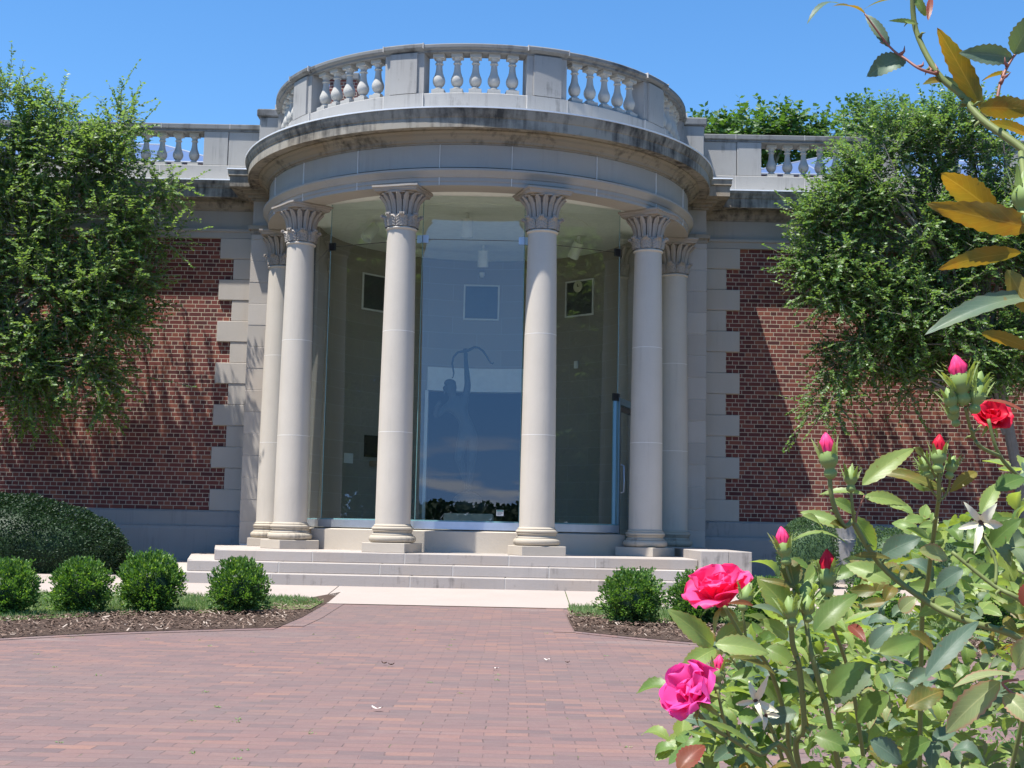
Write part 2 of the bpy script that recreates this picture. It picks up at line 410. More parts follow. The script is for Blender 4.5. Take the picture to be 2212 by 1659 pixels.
# brick border courses
m=MB()
for x0,x1,mi in ((WL-.0,WL+.21,1),(WR-.21,WR,1)):
    ys=[-9.9,-8.6,-6.78]
    for y0,y1 in zip(ys[:-1],ys[1:]):
        m.add([(x0,y0,gz(y0)+.0),(x1,y0,gz(y0)+.0),(x1,y1,gz(y1)+.0),(x0,y1,gz(y1)+.0)],[(0,1,2,3)],mi)
def border(fn,x0,x1):
    X=fr(x0,x1,40)
    vs=[]
    for x in X: vs+=[(x,fn(x)-.21,-.16+.0),(x,fn(x)+.02,-.16+.0)]
    m.add(vs,[(2*i,2*i+2,2*i+3,2*i+1) for i in range(40)],0)
border(yfl,XL,WL-.002); border(yfr,WR+.002,XR)
tag(m.build('brick_border',[M['soldier'],M['soldier2']]),kind='structure')

rnd=random.Random(11)
# mulch chips
m=MB()
for side in (0,1):
    for i in range(9000 if side==0 else 7000):
        x=rnd.uniform(-7.6,WL-.0) if side==0 else rnd.uniform(WR,6.5)
        a,b=(yfl(x),ygl(x)+.06) if side==0 else (yfr(x),ygr(x)+.06)
        if side==0 and x>-2.6: b+=.4*(x+2.6)+ (1.2*rnd.random() if x>-2.0 and rnd.random()<.35 else 0)
        t=rnd.random(); y=a+(b-a)*t; z=gz(y)+.012+.035*sin(pi*min(1,t*.7+.05))+rnd.uniform(0,.02)
        L=rnd.uniform(.008,.032); w=rnd.uniform(.003,.007); an=rnd.uniform(0,pi); ti=rnd.uniform(-.5,.5)
        d=Vector((cos(an)*cos(ti),sin(an)*cos(ti),sin(ti)))*L; e=Vector((-sin(an),cos(an),rnd.uniform(-.5,.5)))*w
        p=Vector((x,y,z)); m.add([p-d-e,p+d-e,p+d+e,p-d+e],[(0,1,2,3)])
tag(m.build('mulch_chips',M['chip']),kind='stuff')
# grass
def grass(region,n,r):
    m=MB()
    for i in range(n):
        x,y=region(r)
        if x is None: continue
        z=gz(y)+.015; h=r.uniform(.025,.07); a=r.uniform(0,2*pi); w=r.uniform(.0025,.005)
        e=Vector((cos(a),sin(a),0))*w; l=Vector((r.uniform(-1,1),r.uniform(-1,1),0))*h*.5; p=Vector((x,y,z))
        m.add([p-e,p+e,p+l*.4+Vector((0,0,h*.6))+e*.7,p+l+Vector((0,0,h))],[(0,1,2,3)])
    return m
def rl(r):
    x=r.uniform(-8.0,WL-.03); y0=ygl(x)-.05; y=r.uniform(y0,-6.34 if x<-1.9 else -6.36-(x+1.9)*1.1)
    if x>-2.7 and y<(-9.2+ (x+2.7)*2.1)+r.uniform(-.3,.3): return None,None
    return x,y
def rr(r):
    x=r.uniform(WR+.06,6.5); y=r.uniform(ygr(x)-.05,-6.72)
    if x<WR+.25 and r.random()<.4: return None,None
    return x,y
tag(grass(rl,42000,rnd).build('lawn_grass',M['grass']),kind='stuff')
tag(grass(rr,22000,rnd).build('lawn_grass',M['grass']),kind='stuff')

# ------------------------------------------------------------------ the building
B=empty('museum_building',(0,0,0)); tag(B,'red brick museum wing with pale stone quoins and a round glazed portico of six columns','building')
YW=1.1; YQ=1.045; YP=.28; LZ=6.88
# brick walls
for s in (-1,1):
    m=MB(); x0,x1=sorted((s*4.0,s*15)); m.box(x0,x1,YW,YW+.35,1.03,5.951); m.build('brick_wall',M['brick'],B)
    # stone plinth of wall
    m=MB(); m.extrude_x([(YW+.3,-.3),(.86,-.3),(.86,.70),(.90,.745),(1.0,.76),(1.0,1.0),(1.05,1.03),(YW+.3,1.03)],x0,x1); m.build('wall_plinth',M['plinth'],B)
    # quoins: five brick courses each
    me=None
    for k in range(13):
        z0=1.03+k*.3785; z1=z0+.3785
        wide=(k%2==0); xo=4.706 if wide else 4.46
        m=MB(); xa,xb=sorted((s*3.9,s*xo)); yq=YQ-(.0 if wide else -.012); m.box(xa,xb,yq,YW+.05,z0+.004,z1-.004,bev=.006)
        m.build('quoin_stone',M['block'],B)
    m=MB(); xa,xb=sorted((s*3.9,s*4.45)); m.box(xa,xb,YQ+.03,YW+.04,1.03,5.951); m.build('quoin_mortar',M['mortar'],B)
    # wall entablature
    E=[(YW+.3,5.951),(YW-.05,5.951),(YW-.05,6.06),(YW-.075,6.07),(YW-.075,6.115),(YW,6.125)]
    m=MB(); m.extrude_x(E+[(YW+.3,6.125)],*sorted((s*3.9,s*15))); m.build('architrave',M['frieze'],B)
    m=MB(); m.extrude_x([(YW+.3,6.127),(YW+.0,6.127),(YW+.0,6.46),(YW+.3,6.46)],*sorted((s*3.9,s*15))); m.build('frieze',M['frieze'],B)
    bed=[(YW+.3,6.462),(YW-.02,6.462),(YW-.03,6.49),(YW-.06,6.50),(YW-.10,6.56),(YW-.16,6.59),(YW-.16,6.63),(YW+.3,6.63)]
    m=MB(); m.extrude_x(bed,*sorted((s*3.9,s*15))); m.build('bed_moulding',M['bed'],B)
    co=[(YW+.3,6.632),(.70,6.632),(.70,6.62),(.68,6.62),(.68,6.78),(.665,6.79),(.655,6.83),(.63,6.87),(.62,6.912),(YW+.3,7.05)]
    m=MB(); m.extrude_x(co,*sorted((s*4.35,s*15))); m.build('cornice',M['cornice'],B)
    m=MB(); m.extrude_x([(.61,6.913),(.61,6.935),(.95,6.99),(.95,6.97)],*sorted((s*4.40,s*15))); m.build('flashing',M['flash'],B)
    # pilaster strip with ashlar courses, and its entablature return
    m=MB()
    for k in range(15):
        z0=.47+k*.3785-.197*0; z1=min(z0+.3785,5.87)
        if z0>=5.87: break
        m.box(*sorted((s*3.2,s*(4.0 if k%2 else 3.997))),YP+(.004 if k%2 else 0),YW+.3,z0+.003,z1-.003,bev=.004)
    m.build('pilaster',M['block'],B)
    m=MB(); m.box(*sorted((s*3.2,s*3.985)),YP+.012,YW+.2,.1,5.87); m.build('pilaster_core',M['mortar'],B)
    m=MB(); m.box(*sorted((s*3.2,s*4.01)),YP-.012,YW+.2,5.872,5.945); m.box(*sorted((s*3.2,s*4.05)),YP-.05,YW+.2,5.946,6.02); m.build('pilaster_cap',M['bed'],B)
    m=MB(); m.box(*sorted((s*3.2,s*3.985)),YP+.003,YW+.2,6.021,6.46); m.build('frieze_return',M['frieze'],B)
    m=MB()
    for i,(a,z0,z1) in enumerate(((.04,6.463,6.50),(.10,6.502,6.555),(.18,6.557,6.61))):
        m.box(*sorted((s*3.2,s*(3.985+a*.9))),YP-a,YW+.2,z0,z1)
    m.build('bed_moulding',M['bed'],B)
    m=MB(); m.box(*sorted((s*3.2,s*4.33)),-.15,YW+.2,6.612,6.80); m.box(*sorted((s*3.2,s*4.36)),-.18,YW+.2,6.802,6.902); m.build('cornice',M['cornice'],B)
    m=MB(); m.box(*sorted((s*3.2,s*4.375)),-.20,YW+.1,6.903,6.923); m.build('flashing',M['flash'],B)
    # tall attic pier
    m=MB(); m.box(*sorted((s*3.35,s*3.94)),.30,1.25,6.9,7.99,bev=.01); m.build('attic_pier',M['pedestal'],B)
    m=MB(); m.box(*sorted((s*3.3,s*3.99)),.25,1.3,7.992,8.13,bev=.02); m.build('pier_cap',M['rail'],B)
    # wall balustrade
    bal=empty('balustrade',(0,0,0),parent=B)
    m=MB(); m.box(*sorted((s*3.95,s*15)),.93,1.36,7.0,7.27,bev=.01); m.build('base_course',M['pedestal'],bal)
    m=MB(); m.box(*sorted((s*3.95,s*15)),.93,1.36,7.90,7.935); m.box(*sorted((s*3.95,s*15)),.90,1.39,7.937,8.03,bev=.012); m.build('hand_rail',M['rail'],bal)
    px=[(4.0,4.62,.0),(4.62,5.08,.03)]
    x=5.08+7*.295
    peds=[(3.98,4.62,.02),(4.63,5.07,.03),(7.10,7.56,.03),(9.6,10.06,.03)]
    for a,b,o in peds:
        m=MB(); m.box(*sorted((s*a,s*b)),.97-o,1.32,7.272,7.898,bev=.006); m.build('pedestal',M['pedestal'],bal)
    # mortar joints on base
    for xx in (4.6,5.85,7.3,8.7):
        m=MB(); m.box(s*xx-.005,s*xx+.005,.927,.935,7.0,7.268); m.build('mortar_joint',M['step_mortar'],bal)
        m=MB(); m.box(s*xx-.005,s*xx+.005,.897,.91,7.94,8.033); m.build('mortar_joint',M['step_mortar'],bal)
    BALW=(s,bal)
    if s==-1: balL=bal
    else: balR=bal

# baluster
def baluster_mesh():
    m=MB(); h=.63
    m.box(-.095,.095,-.095,.095,0,.075)
    m.lathe([(.05,.075),(.075,.085),(.075,.10),(.048,.115),(.045,.13),(.075,.16),(.092,.20),(.095,.235),(.088,.27),(.070,.31),(.055,.36),(.047,.43),(.045,.475),(.062,.482),(.062,.497),(.047,.505),(.05,.535),(.07,.56),(.07,.572)],20)
    m.box(-.085,.085,-.085,.085,.572,.63)
    return m.mesh('baluster',M['baluster'],40)
BM=baluster_mesh()
def put_bal(x,y,z,rz,parent,r):
    o=link('baluster',BM,parent); o.location=(x,y,z); o.rotation_euler=(0,0,rz+r.uniform(-.03,.03)); o.scale=(1,1,r.uniform(.995,1)); return o
for s,bal in ((-1,balL),(1,balR)):
    for a in (5.07,7.56):
        for k in range(7 if a<7 else 6):
            put_bal(s*(a+.215+.2955*k),1.14,7.27,0,bal,rnd)

# ---- rotunda: entablature
T=YP+.02
def arcp(name,mat,prof,a=90,n=72,tail=T,parent=B,smooth=30): 
    m=MB(); m.arc(prof,-rad(a),rad(a),n,tail=tail); return m.build(name,mat,parent,smooth)
arcp('architrave',M['frieze'],[(3.20,6.0),(3.20,5.828),(3.60,5.828),(3.60,5.885),(3.612,5.888),(3.612,5.945),(3.625,5.95),(3.645,5.99),(3.68,6.02),(3.69,6.035),(3.69,6.062),(3.605,6.075),(3.605,6.09),(3.3,6.1)])
arcp('frieze',M['frieze'],[(3.3,6.102),(3.598,6.102),(3.598,6.44),(3.3,6.44)])
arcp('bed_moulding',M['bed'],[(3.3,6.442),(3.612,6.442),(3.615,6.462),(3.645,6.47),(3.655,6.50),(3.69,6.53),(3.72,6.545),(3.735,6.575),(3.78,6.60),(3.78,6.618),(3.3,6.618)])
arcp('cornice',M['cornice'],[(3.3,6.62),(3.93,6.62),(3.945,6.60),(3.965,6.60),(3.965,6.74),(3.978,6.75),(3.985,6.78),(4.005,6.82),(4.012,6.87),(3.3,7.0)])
arcp('flashing',M['flash'],[(3.995,6.873),(4.024,6.873),(4.026,6.893),(3.5,6.99),(3.5,6.975)])
m=MB(); m.arc([(0,6.9),(0,7.02),(3.5,7.02),(3.5,6.9)],-pi,pi,48); m.build('portico_roof',M['plinth'],B)
# thin mortar joints on frieze and cornice
for a in (-48,-29,-7.8,9.2,31,52,70,-66):
    a=rad(a); m=MB(); Mx=Matrix.Rotation(a,4,'Z')
    m.box(-.004,.004,-3.6146,-3.58,5.832,6.438,mat=Mx); m.build('mortar_joint',M['mortar'],B)
# balustrade on the rotunda
RB=empty('balustrade',(0,0,0),parent=B)
arcp('base_course',M['pedestal'],[(3.22,6.95),(3.50,6.95),(3.50,7.255),(3.49,7.268),(3.22,7.268)],tail=.25,parent=RB)
arcp('hand_rail',M['rail'],[(3.22,7.895),(3.50,7.895),(3.505,7.925),(3.54,7.94),(3.55,7.955),(3.55,7.995),(3.53,8.012),(3.19,8.012),(3.19,7.94),(3.22,7.92)],tail=.25,parent=RB)
for k,a in enumerate((-90,-54,-18,18,54,90)):
    da=5.2
    m=MB(); m.arc([(3.20,7.27),(3.488,7.27),(3.488,7.893),(3.20,7.893)],rad(a-da),rad(a+da),8)
    m.arc([(3.30,7.272),(3.525,7.272),(3.525,7.891),(3.30,7.891)],rad(a-3.55),rad(a+3.55),6)
    m.build('pedestal',M['pedestal'],RB,30)
    m=MB(); m.arc([(3.47,6.96),(3.525,6.96),(3.525,7.262),(3.47,7.266)],rad(a-da),rad(a+da),6)
    m.build('pedestal_foot',M['pedestal'],RB,30); m=MB()
    m.arc([(3.48,7.90),(3.545,7.935),(3.575,7.955),(3.575,8.0),(3.55,8.022),(3.17,8.022),(3.17,7.95),(3.3,7.9)],rad(a-da),rad(a+da),6)
    m.build('pedestal_cap',M['rail'],RB,30)
    for sgn in (-1,1):
        Mx=Matrix.Rotation(rad(a+sgn*da),4,'Z')
        for y0,y1,z0,z1 in ((-3.527,-3.47,6.97,7.264),(-3.577,-3.5,7.94,8.022)):
            m=MB(); m.box(-.006,.006,y0,y1,z0,z1,mat=Mx); m.build('mortar_joint',M['step_mortar'],RB)
for c in (-72,-36,0,36,72):
    for k in range(-2,3):
        a=rad(c+k*4.72); r=3.355
        put_bal(r*sin(a),-r*cos(a),7.266,a,RB,rnd)

# ---- columns
def capital_mesh():
    m=MB(); n=192
    def bell(t): return .205+.010*t+.115*max(0,t-.35)**2.0*2.1
    # bell with 16 tall water leaves
    rows=26; vs=[]
    for i in range(rows+1):
        t=i/rows; z=5.24+.50*t
        for k in range(n):
            a=2*pi*k/n; u=((a/(2*pi)*16)%1)*2-1
            lim=1.0 if t<.62 else math.sqrt(max(0,1-((t-.62)/.38)**2))
            r=bell(t)
            if abs(u)<lim*.93:
                q=u/(lim*.93+1e-6); r+=.020*(1-.75*abs(q)**2)+(.006 if abs(q)<.13 else 0)-.004*(abs(abs(q)-.3)<.1)
                if t>.75: r+=.16*(t-.75)
            else: r-=.042
            vs.append((r*cos(a),r*sin(a),z))
    m.add(vs,[(i*n+k,i*n+(k+1)%n,i*n+n+(k+1)%n,i*n+n+k) for i in range(rows) for k in range(n)])
    m.lathe([(.17,5.72),(.33,5.72),(.335,5.742),(.17,5.742)],48)
    # acanthus ring, eight curled leaves
    rows=12; vs=[]
    for i in range(rows+1):
        t=i/rows; z=5.24+.175*t
        for k in range(n):
            a=2*pi*k/n; u=((a/(2*pi)*8)%1)*2-1; lim=1 if t<.6 else math.sqrt(max(0,1-((t-.6)/.42)**2))
            r=.226+.018*t
            if abs(u)<lim*.95:
                q=u/(lim*.95+1e-6)
                r+=.018*(1-q*q)+.012*abs(sin(q*9+t*5))*(.4+t)+.010*sin(t*26+abs(q)*8)*(.3+.5*abs(q))
                if t>.7: r+=.06*(t-.7)*(1-abs(q))*3
            else: r-=.01
            vs.append((r*cos(a),r*sin(a),z))
    m.add(vs,[(i*n+k,i*n+(k+1)%n,i*n+n+(k+1)%n,i*n+n+k) for i in range(rows) for k in range(n)])
    for k in range(8):
        a=2*pi*(k+.5)/8; d=Vector((cos(a),sin(a),0)); t=Vector((-sin(a),cos(a),0))
        for q in (-.5,0,.5):
            p0=d*(.262)+t*q*.05
            m.tube([p0+Vector((0,0,5.39)),p0+d*.022+Vector((0,0,5.425)),p0+d*.042+Vector((0,0,5.422)),p0+d*.046+Vector((0,0,5.400)),p0+d*.034+Vector((0,0,5.392))],[.012,.015,.014,.011,.006],6)
    return m.mesh('capital',M['cap'],45)
CAPM=capital_mesh()
def make_column(parent):
    c=empty('column',(0,0,0),parent=parent)
    m=MB(); m.box(-.335,.335,-.335,.335,.44,.578,bev=.006); m.build('plinth',M['curb'],c)
    m=MB(); 
    def tor(r,z0,z1,n=8): return [(r-(z1-z0)/2+(z1-z0)/2*sin(pi*k/n),z0+(z1-z0)*(1-cos(pi*k/n))/2) for k in range(n+1)]
    m.lathe([(.28,.58)]+tor(.345,.582,.688)+[(.305,.69),(.305,.70),(.283,.712),(.277,.728),(.285,.742),(.300,.748),(.300,.756)]+tor(.308,.757,.81)+[(.283,.812),(.283,.826),(.268,.835),(.26,.85)],48); m.build('column_base',M['base'],c,50)
    prof=[]
    for k in range(25):
        t=k/24; z=.85+(5.175-.85)*t; r=.258-.045*(t**1.6); prof.append((r,z))
    m=MB(); m.lathe(prof,56,mi=0)
    m.lathe([(.213,5.175),(.213,5.19),(.232,5.20),(.238,5.212),(.232,5.224),(.222,5.232),(.215,5.24)],56,mi=0)
    for z in (2.185,3.675):
        t=(z-.85)/4.325; r=.258-.045*t**1.6; m.lathe([(r+.0002,z-.004),(r+.0012,z-.0035),(r+.0012,z+.0035),(r+.0002,z+.004)],56,mi=1)
    m.build('column_shaft',[M['shaft'],M['mortar']],c,40)
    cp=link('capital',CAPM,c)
    m=MB()
    def sq(h,cut,z,inset=.03,n=8):
        pts=[]
        for s4 in range(4):
            for k in range(n):
                t=k/n*2-1; x=t*(h-cut); y=-h+ .0*(1-t*t)
                pts.append((x,y) if False else Matrix.Rotation(s4*pi/2,2)@Vector((x,-h+inset*(1-t*t))))
        return [(p[0],p[1],z) for p in pts]
    L=[(.335,5.744),(.34,5.765),(.35,5.775),(.352,5.79),(.372,5.80),(.372,5.826)]
    vs=[]; n=32
    for h,z in L: vs+=sq(h,.03,z,.012)
    fs=[tuple(range(n-1,-1,-1)),tuple((len(L)-1)*n+k for k in range(n))]
    for i in range(len(L)-1):
        for k in range(n): fs.append((i*n+k,i*n+(k+1)%n,i*n+n+(k+1)%n,i*n+n+k))
    m.add(vs,fs); m.build('abacus',M['cap'],c,30)
    return c
C0=make_column(B)
for i,a in enumerate((-54,-90,-18,18,54,90)):
    c=C0 if i==0 else copy_tree(C0,B)
    a=rad(a); c.location=(3.4*sin(a),-3.4*cos(a),0); c.rotation_euler=(0,0,a)

# ---- steps and platform
def steppoly(yf,xl,xr,xlb): return [(xl,yf),(xr,yf),(xr,1.0),(xlb,1.0)]
for i,(yf,xl,xr,xlb,z0,z1) in enumerate(((-3.95,-3.48,3.31,-4.55,.297,.44),(-4.33,-3.77,3.31,-4.95,.152,.295),(-4.71,-3.87,4.02,-5.2,-.05,.15))):
    m=MB()
    # front made of long blocks
    n=[5,6,5][i]; off=[0,.4,-.2][i]
    cuts=[xl]+[xl+(xr-xl)*(k/n)+off*.5+.15*sin(k*3+i) for k in range(1,n)]+[xr]
    for a,b in zip(cuts[:-1],cuts[1:]): m.box(a+.004,b-.004,yf,yf+.42,z0,z1,bev=.007)
    m.build('step',M['step'],B)
    for q in cuts[1:-1]:
        m=MB(); m.box(q-.006,q+.006,yf+.004,yf+.3,z0,z1-.004); m.build('mortar_joint',M['step_mortar'],B)
    # body behind, with the splayed left return
    ys=yf+.42; xs=xl+(xlb-xl)*(ys-yf)/(1.0-yf)
    m=MB(); m.prism([(xs+.0,ys+.002),(xr,ys+.002),(xr,1.0),(xlb,1.0)],z0,z1-(.002 if i else .0)); 
    m.prism([(xl-.001,yf+.01),(xl+.0,yf+.4),(xs+.0,ys+.001),(xs-.0005,ys)],z0,z1-.003) if False else None
    m.build('platform' if i==0 else 'step_return',M['step'],B)
m=MB(); m.box(3.312,3.70,-4.2,.34,-.05,.568,bev=.006); m.box(3.704,4.02,-4.2,.34,-.05,.566,bev=.006); m.build('cheek_wall',M['step'],B)

# ---- glazing polygon
V=[(-2.85,-.05),(-2.32,-1.685),(-.79,-2.43),(.79,-2.43),(2.32,-1.685),(2.85,-.05)]
def off(V,d):
    out=[]
    n=len(V)
    for i in range(n):
        ds=[]
        for a,b in ((i-1,i),(i,i+1)):
            if a<0 or b>=n: continue
            e=Vector((V[b][0]-V[a][0],V[b][1]-V[a][1])).normalized(); ds.append(Vector((e.y,-e.x)))
        nn=sum(ds,Vector((0,0))).normalized(); k=d/nn.dot(ds[0]); p=Vector(V[i])+nn*k; out.append((p.x,p.y))
    return out
def polyband(m,o,i,z0,z1,a=0,b=5,mi=0,zo=None):
    O=off(V,o); I=off(V,i)
    for k in range(a,b):
        z2=z1 if zo is None else zo
        vs=[(*O[k],z0),(*O[k+1],z0),(*I[k+1],z0),(*I[k],z0),(*O[k],z2),(*O[k+1],z2),(*I[k+1],z1),(*I[k],z1)]
        m.add(vs,[(0,3,2,1),(4,5,6,7),(0,1,5,4),(1,2,6,5),(2,3,7,6),(3,0,4,7)],mi)
m=MB(); polyband(m,.16,-.12,.44,.79,zo=.755,b=4); m.build('curb',M['curb'],B)
m=MB(); polyband(m,.055,-.05,.79,.905,b=4); m.build('sill_rail',M['alu'],B)
m=MB(); polyband(m,.02,-.012,.905,.925,b=4); m.build('glass_shoe',M['edge'],B)
for k in range(4):
    gz0=.925
    a,b=Vector(V[k]),Vector(V[k+1]); e=(b-a).normalized(); nrm=Vector((e.y,-e.x))
    for z0,z1,nm in ((gz0,5.255,'glass_pane'),(5.265,5.95,'transom_pane')):
        aa=a+e*.006; bb=b-e*.006
        m=MB(); m.add([(aa.x,aa.y,z0),(bb.x,bb.y,z0),(bb.x,bb.y,z1),(aa.x,aa.y,z1)],[(0,1,2,3)]); m.build(nm,M['glass'],B)
    m=MB(); m.tube([(a.x+e.x*.01,a.y+e.y*.01,5.26),(b.x-e.x*.01,b.y-e.y*.01,5.26)],.005,4); m.build('glazing_seam',M['frame'],B)
for k in (1,2,3,4):
    m=MB(); m.tube([(V[k][0],V[k][1],.93),(V[k][0],V[k][1],5.95)],.006,6); m.build('corner_seam',M['edge'],B)
    for z in (5.26,)+((2.93,) if k==4 else ()):
        mm=MB(); 
        for kk in (k-1,k):
            a,b=Vector(V[kk]),Vector(V[kk+1]); e=(b-a).normalized(); an=math.atan2(e.y,e.x)
            c=Vector(V[k])+(e*(-.045) if kk==k-1 else e*.045)
            mm.box(-.045,.045,-.02,.02,-.06,.06,mat=Matrix.Translation((c.x,c.y,z))@Matrix.Rotation(an,4,'Z'))
        mm.build('patch_fitting',M['alu'] if k in (2,3) else M['frame'],B)
# door wall on the right (pane from vertex 4 to 5)
D=empty('door',(0,0,0),parent=B)
a,b=Vector(V[4]),Vector(V[5]); e=(b-a).normalized(); an=math.atan2(e.y,e.x); L=(b-a).length
Mx=Matrix.Translation((a.x,a.y,0))@Matrix.Rotation(an,4,'Z')
m=MB(); m.box(.03,.10,-.03,.03,.44,2.93,mat=Mx); m.box(L-.09,L-.01,-.03,.03,.44,2.93,mat=Mx); m.box(.10,L-.09,-.03,.03,2.82,2.93,mat=Mx); m.build('door_frame',M['door'],D)
m=MB(); m.box(.12,.17,-.02,.02,.46,2.80,mat=Mx); m.box(L-.16,L-.11,-.02,.02,.46,2.80,mat=Mx); m.box(.17,L-.16,-.02,.02,2.72,2.80,mat=Mx); m.box(.17,L-.16,-.02,.02,.46,.70,mat=Mx); m.build('door_leaf',M['frame'],D)
m=MB(); m.add([Mx@Vector(v) for v in ((.17,0,.70),(L-.16,0,.70),(L-.16,0,2.72),(.17,0,2.72))],[(0,1,2,3)]); m.build('door_glass',M['glass'],D)
m=MB(); m.tube([Mx@Vector(v) for v in ((.19,-.02,1.42),(.19,-.07,1.44),(.19,-.075,1.58),(.19,-.07,1.85),(.19,-.02,1.87))],.013,8); m.build('door_handle',M['alu'],D,60)
m=MB(); m.add([Mx@Vector(v) for v in ((.02,0,2.94),(L,0,2.94),(L,0,5.95),(.02,0,5.95))],[(0,1,2,3)]); m.build('transom_pane',M['glass'],B)
m=MB(); Mv=Matrix.Translation((V[4][0],V[4][1],0)); m.box(-.075,-.015,-.03,.05,.79,2.90,mat=Mv); m.build('door_post',M['door'],B)
# left jamb post
m=MB(); m.box(-2.86,-2.80,-.10,.0,.44,5.95); m.build('jamb_post',M['frame'],B)

# ---- round vestibule interior
def arcwall(m,r0,r1,z0,z1,a0,a1,n):   # angles from the back (+y)
    m.arc([(r0,z0),(r1,z0),(r1,z1),(r0,z1)],pi+rad(a0),pi+rad(a1),n)
m=MB(); arcwall(m,2.75,2.95,.44,5.96,21.3,91,28); arcwall(m,2.75,2.95,.44,5.96,-91,-21.3,28); arcwall(m,2.75,2.95,3.86,5.96,-21.3,21.3,16); m.build('interior_wall',M['interior'],B,30)
m=MB(); arcwall(m,2.71,2.95,3.41,3.859,-21.3,21.3,16); m.build('doorway_lintel',M['white'],B,30)
m=MB(); m.box(-1.02,-.96,2.45,2.62,.44,3.40); m.box(.96,1.02,2.45,2.62,.44,3.40); m.build('doorway_jamb',M['white'],B)
m=MB(); m.lathe([(0,5.965),(1.9,5.965),(1.9,6.0),(1.93,6.02)],64); m.lathe([(1.93,5.962),(3.22,5.962)],64); m.lathe([(1.9,5.95),(1.96,5.95),(1.96,5.965),(1.9,5.965)],64); m.lathe([(0,6.1),(3.22,6.1)],64); m.build('ceiling',M['ceiling'],B,20)
m=MB(); m.prism([(2.9*cos(2*pi*k/48),2.9*sin(2*pi*k/48)) for k in range(48)],.30,.445); m.build('interior_floor',M['floor'],B)
m=MB(); m.box(2.86,3.3,-.0,1.4,.44,6.4); m.box(-3.3,-2.86,-.0,1.4,.44,6.4); m.build('side_pier',M['interior'],B)
# gallery seen through the doorway
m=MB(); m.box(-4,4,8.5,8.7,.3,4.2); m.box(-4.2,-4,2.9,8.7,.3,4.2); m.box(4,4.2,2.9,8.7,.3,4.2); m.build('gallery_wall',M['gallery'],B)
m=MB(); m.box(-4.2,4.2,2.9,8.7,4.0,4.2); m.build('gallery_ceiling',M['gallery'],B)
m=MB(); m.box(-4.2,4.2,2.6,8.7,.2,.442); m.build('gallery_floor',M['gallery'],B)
# main body, roof
m=MB(); m.box(-15,15,1.4,16,6.6,7.05); m.build('roof',M['plinth'],B)
m=MB(); m.box(-15,-14.7,1.4,16,0,6.6); m.box(14.7,15,1.4,16,0,6.6); m.box(-15,15,15.7,16,0,6.6); m.build('rear_wall',M['brick'],B)
# skylights
M['sky_glass']=simple('skylight_glass',(.10,.14,.25),.3,.4); M['sky_curb']=simple('skylight_curb_paint',(.07,.035,.035),.6,.3); M['alu_dull']=simple('dull_aluminium',(.22,.24,.28),.5,.4)
for s in (-1,1):
    sk=empty('skylight',(0,0,0),parent=B)
    xa,xb=s*5.1,s*12.6; m=MB(); m.box(*sorted((xa,xb)),3.2,9.2,7.30,7.92); m.build('skylight_curb',M['sky_curb'],sk)
    c=[(xa,3.2,7.93),(xb,3.2,7.93),(xb,9.2,7.93),(xa,9.2,7.93),(s*7.25,6.2,9.12),(s*10.4,6.2,9.12)]
    m=MB(); m.add(c,[(0,1,5,4),(1,2,5),(2,3,4,5),(3,0,4)]); m.build('skylight_glass',M['sky_glass'],sk)
    m=MB(); R4,R5=Vector(c[4]),Vector(c[5])
    for p,q in ((c[0],c[4]),(c[1],c[5]),(c[0],c[1]),(c[0],c[3]),(c[4],c[5])): m.tube([p,q],.022,4)
    for t in (.22,.44,.66,.85):
        p=Vector(c[0]).lerp(Vector(c[1]),t); e=R4.x+ (R5.x-R4.x)*0; q=Vector((p.x,R4.y,R4.z)) if min(R4.x,R5.x)<=p.x<=max(R4.x,R5.x) else (Vector(c[0]).lerp(R4,abs(p.x-xa)/abs(R4.x-xa)) if abs(p.x)<abs(R4.x) else Vector(c[1]).lerp(R5,abs(p.x-xb)/abs(R5.x-xb)))
        m.tube([p,q],.015,4)
    m.build('skylight_bars',M['alu_dull'],sk)
# chimney
ch=empty('chimney',(0,0,0),parent=B)
m=MB(); m.box(-3.57,-2.96,6,6.6,7.0,10.62); m.build('chimney_stack',M['brick'],ch)
m=MB(); m.box(-3.62,-2.91,5.95,6.65,10.62,10.78,bev=.02); m.build('chimney_cap',M['rail'],ch)

# ---- things inside the vestibule
def onwall(a,z,r=2.74): 
    a=rad(a); return Matrix.Translation((r*sin(a),r*cos(a),z))@Matrix.Rotation(-a,4,'Z')
vents=((-45.6,'square louvred wall vent left of the doorway behind the second column'),(0,'square louvred wall vent above the doorway, centred in the blue pane'),(43,'square louvred wall vent behind a round cream dial on the right'))
for a,lab in vents:
    v=empty('wall_vent',(0,0,0)); tag(v,lab,'vent','louvred vents high on the curved wall')
    Mx=onwall(a,5.145); h=.345
    m=MB()
    for x0,x1,z0,z1 in ((-h,h,h-.03,h),(-h,h,-h,-h+.03),(-h,-h+.03,-h+.03,h-.03),(h-.03,h,-h+.03,h-.03)): m.box(x0,x1,-.035,.0,z0,z1,mat=Mx)
    m.build('vent_frame',M['white'],v)
    m=MB(); m.box(-h+.03,h-.03,-.012,-.004,-h+.03,h-.03,mat=Mx)
    for k in range(26):
        z=-h+.045+k*.0242; m.box(-h+.03,h-.03,-.026,-.014,z,z+.012,mat=Mx)
    for x in (-.115,.115): m.box(x-.006,x+.006,-.032,-.028,-h+.03,h-.03,mat=Mx)
    m.build('vent_slats',M['grille'],v)
Mx=onwall(42.9,5.36,2.69); ck=empty('wall_clock',(0,0,0)); tag(ck,'small round cream dial fixed in front of the right wall vent','clock')
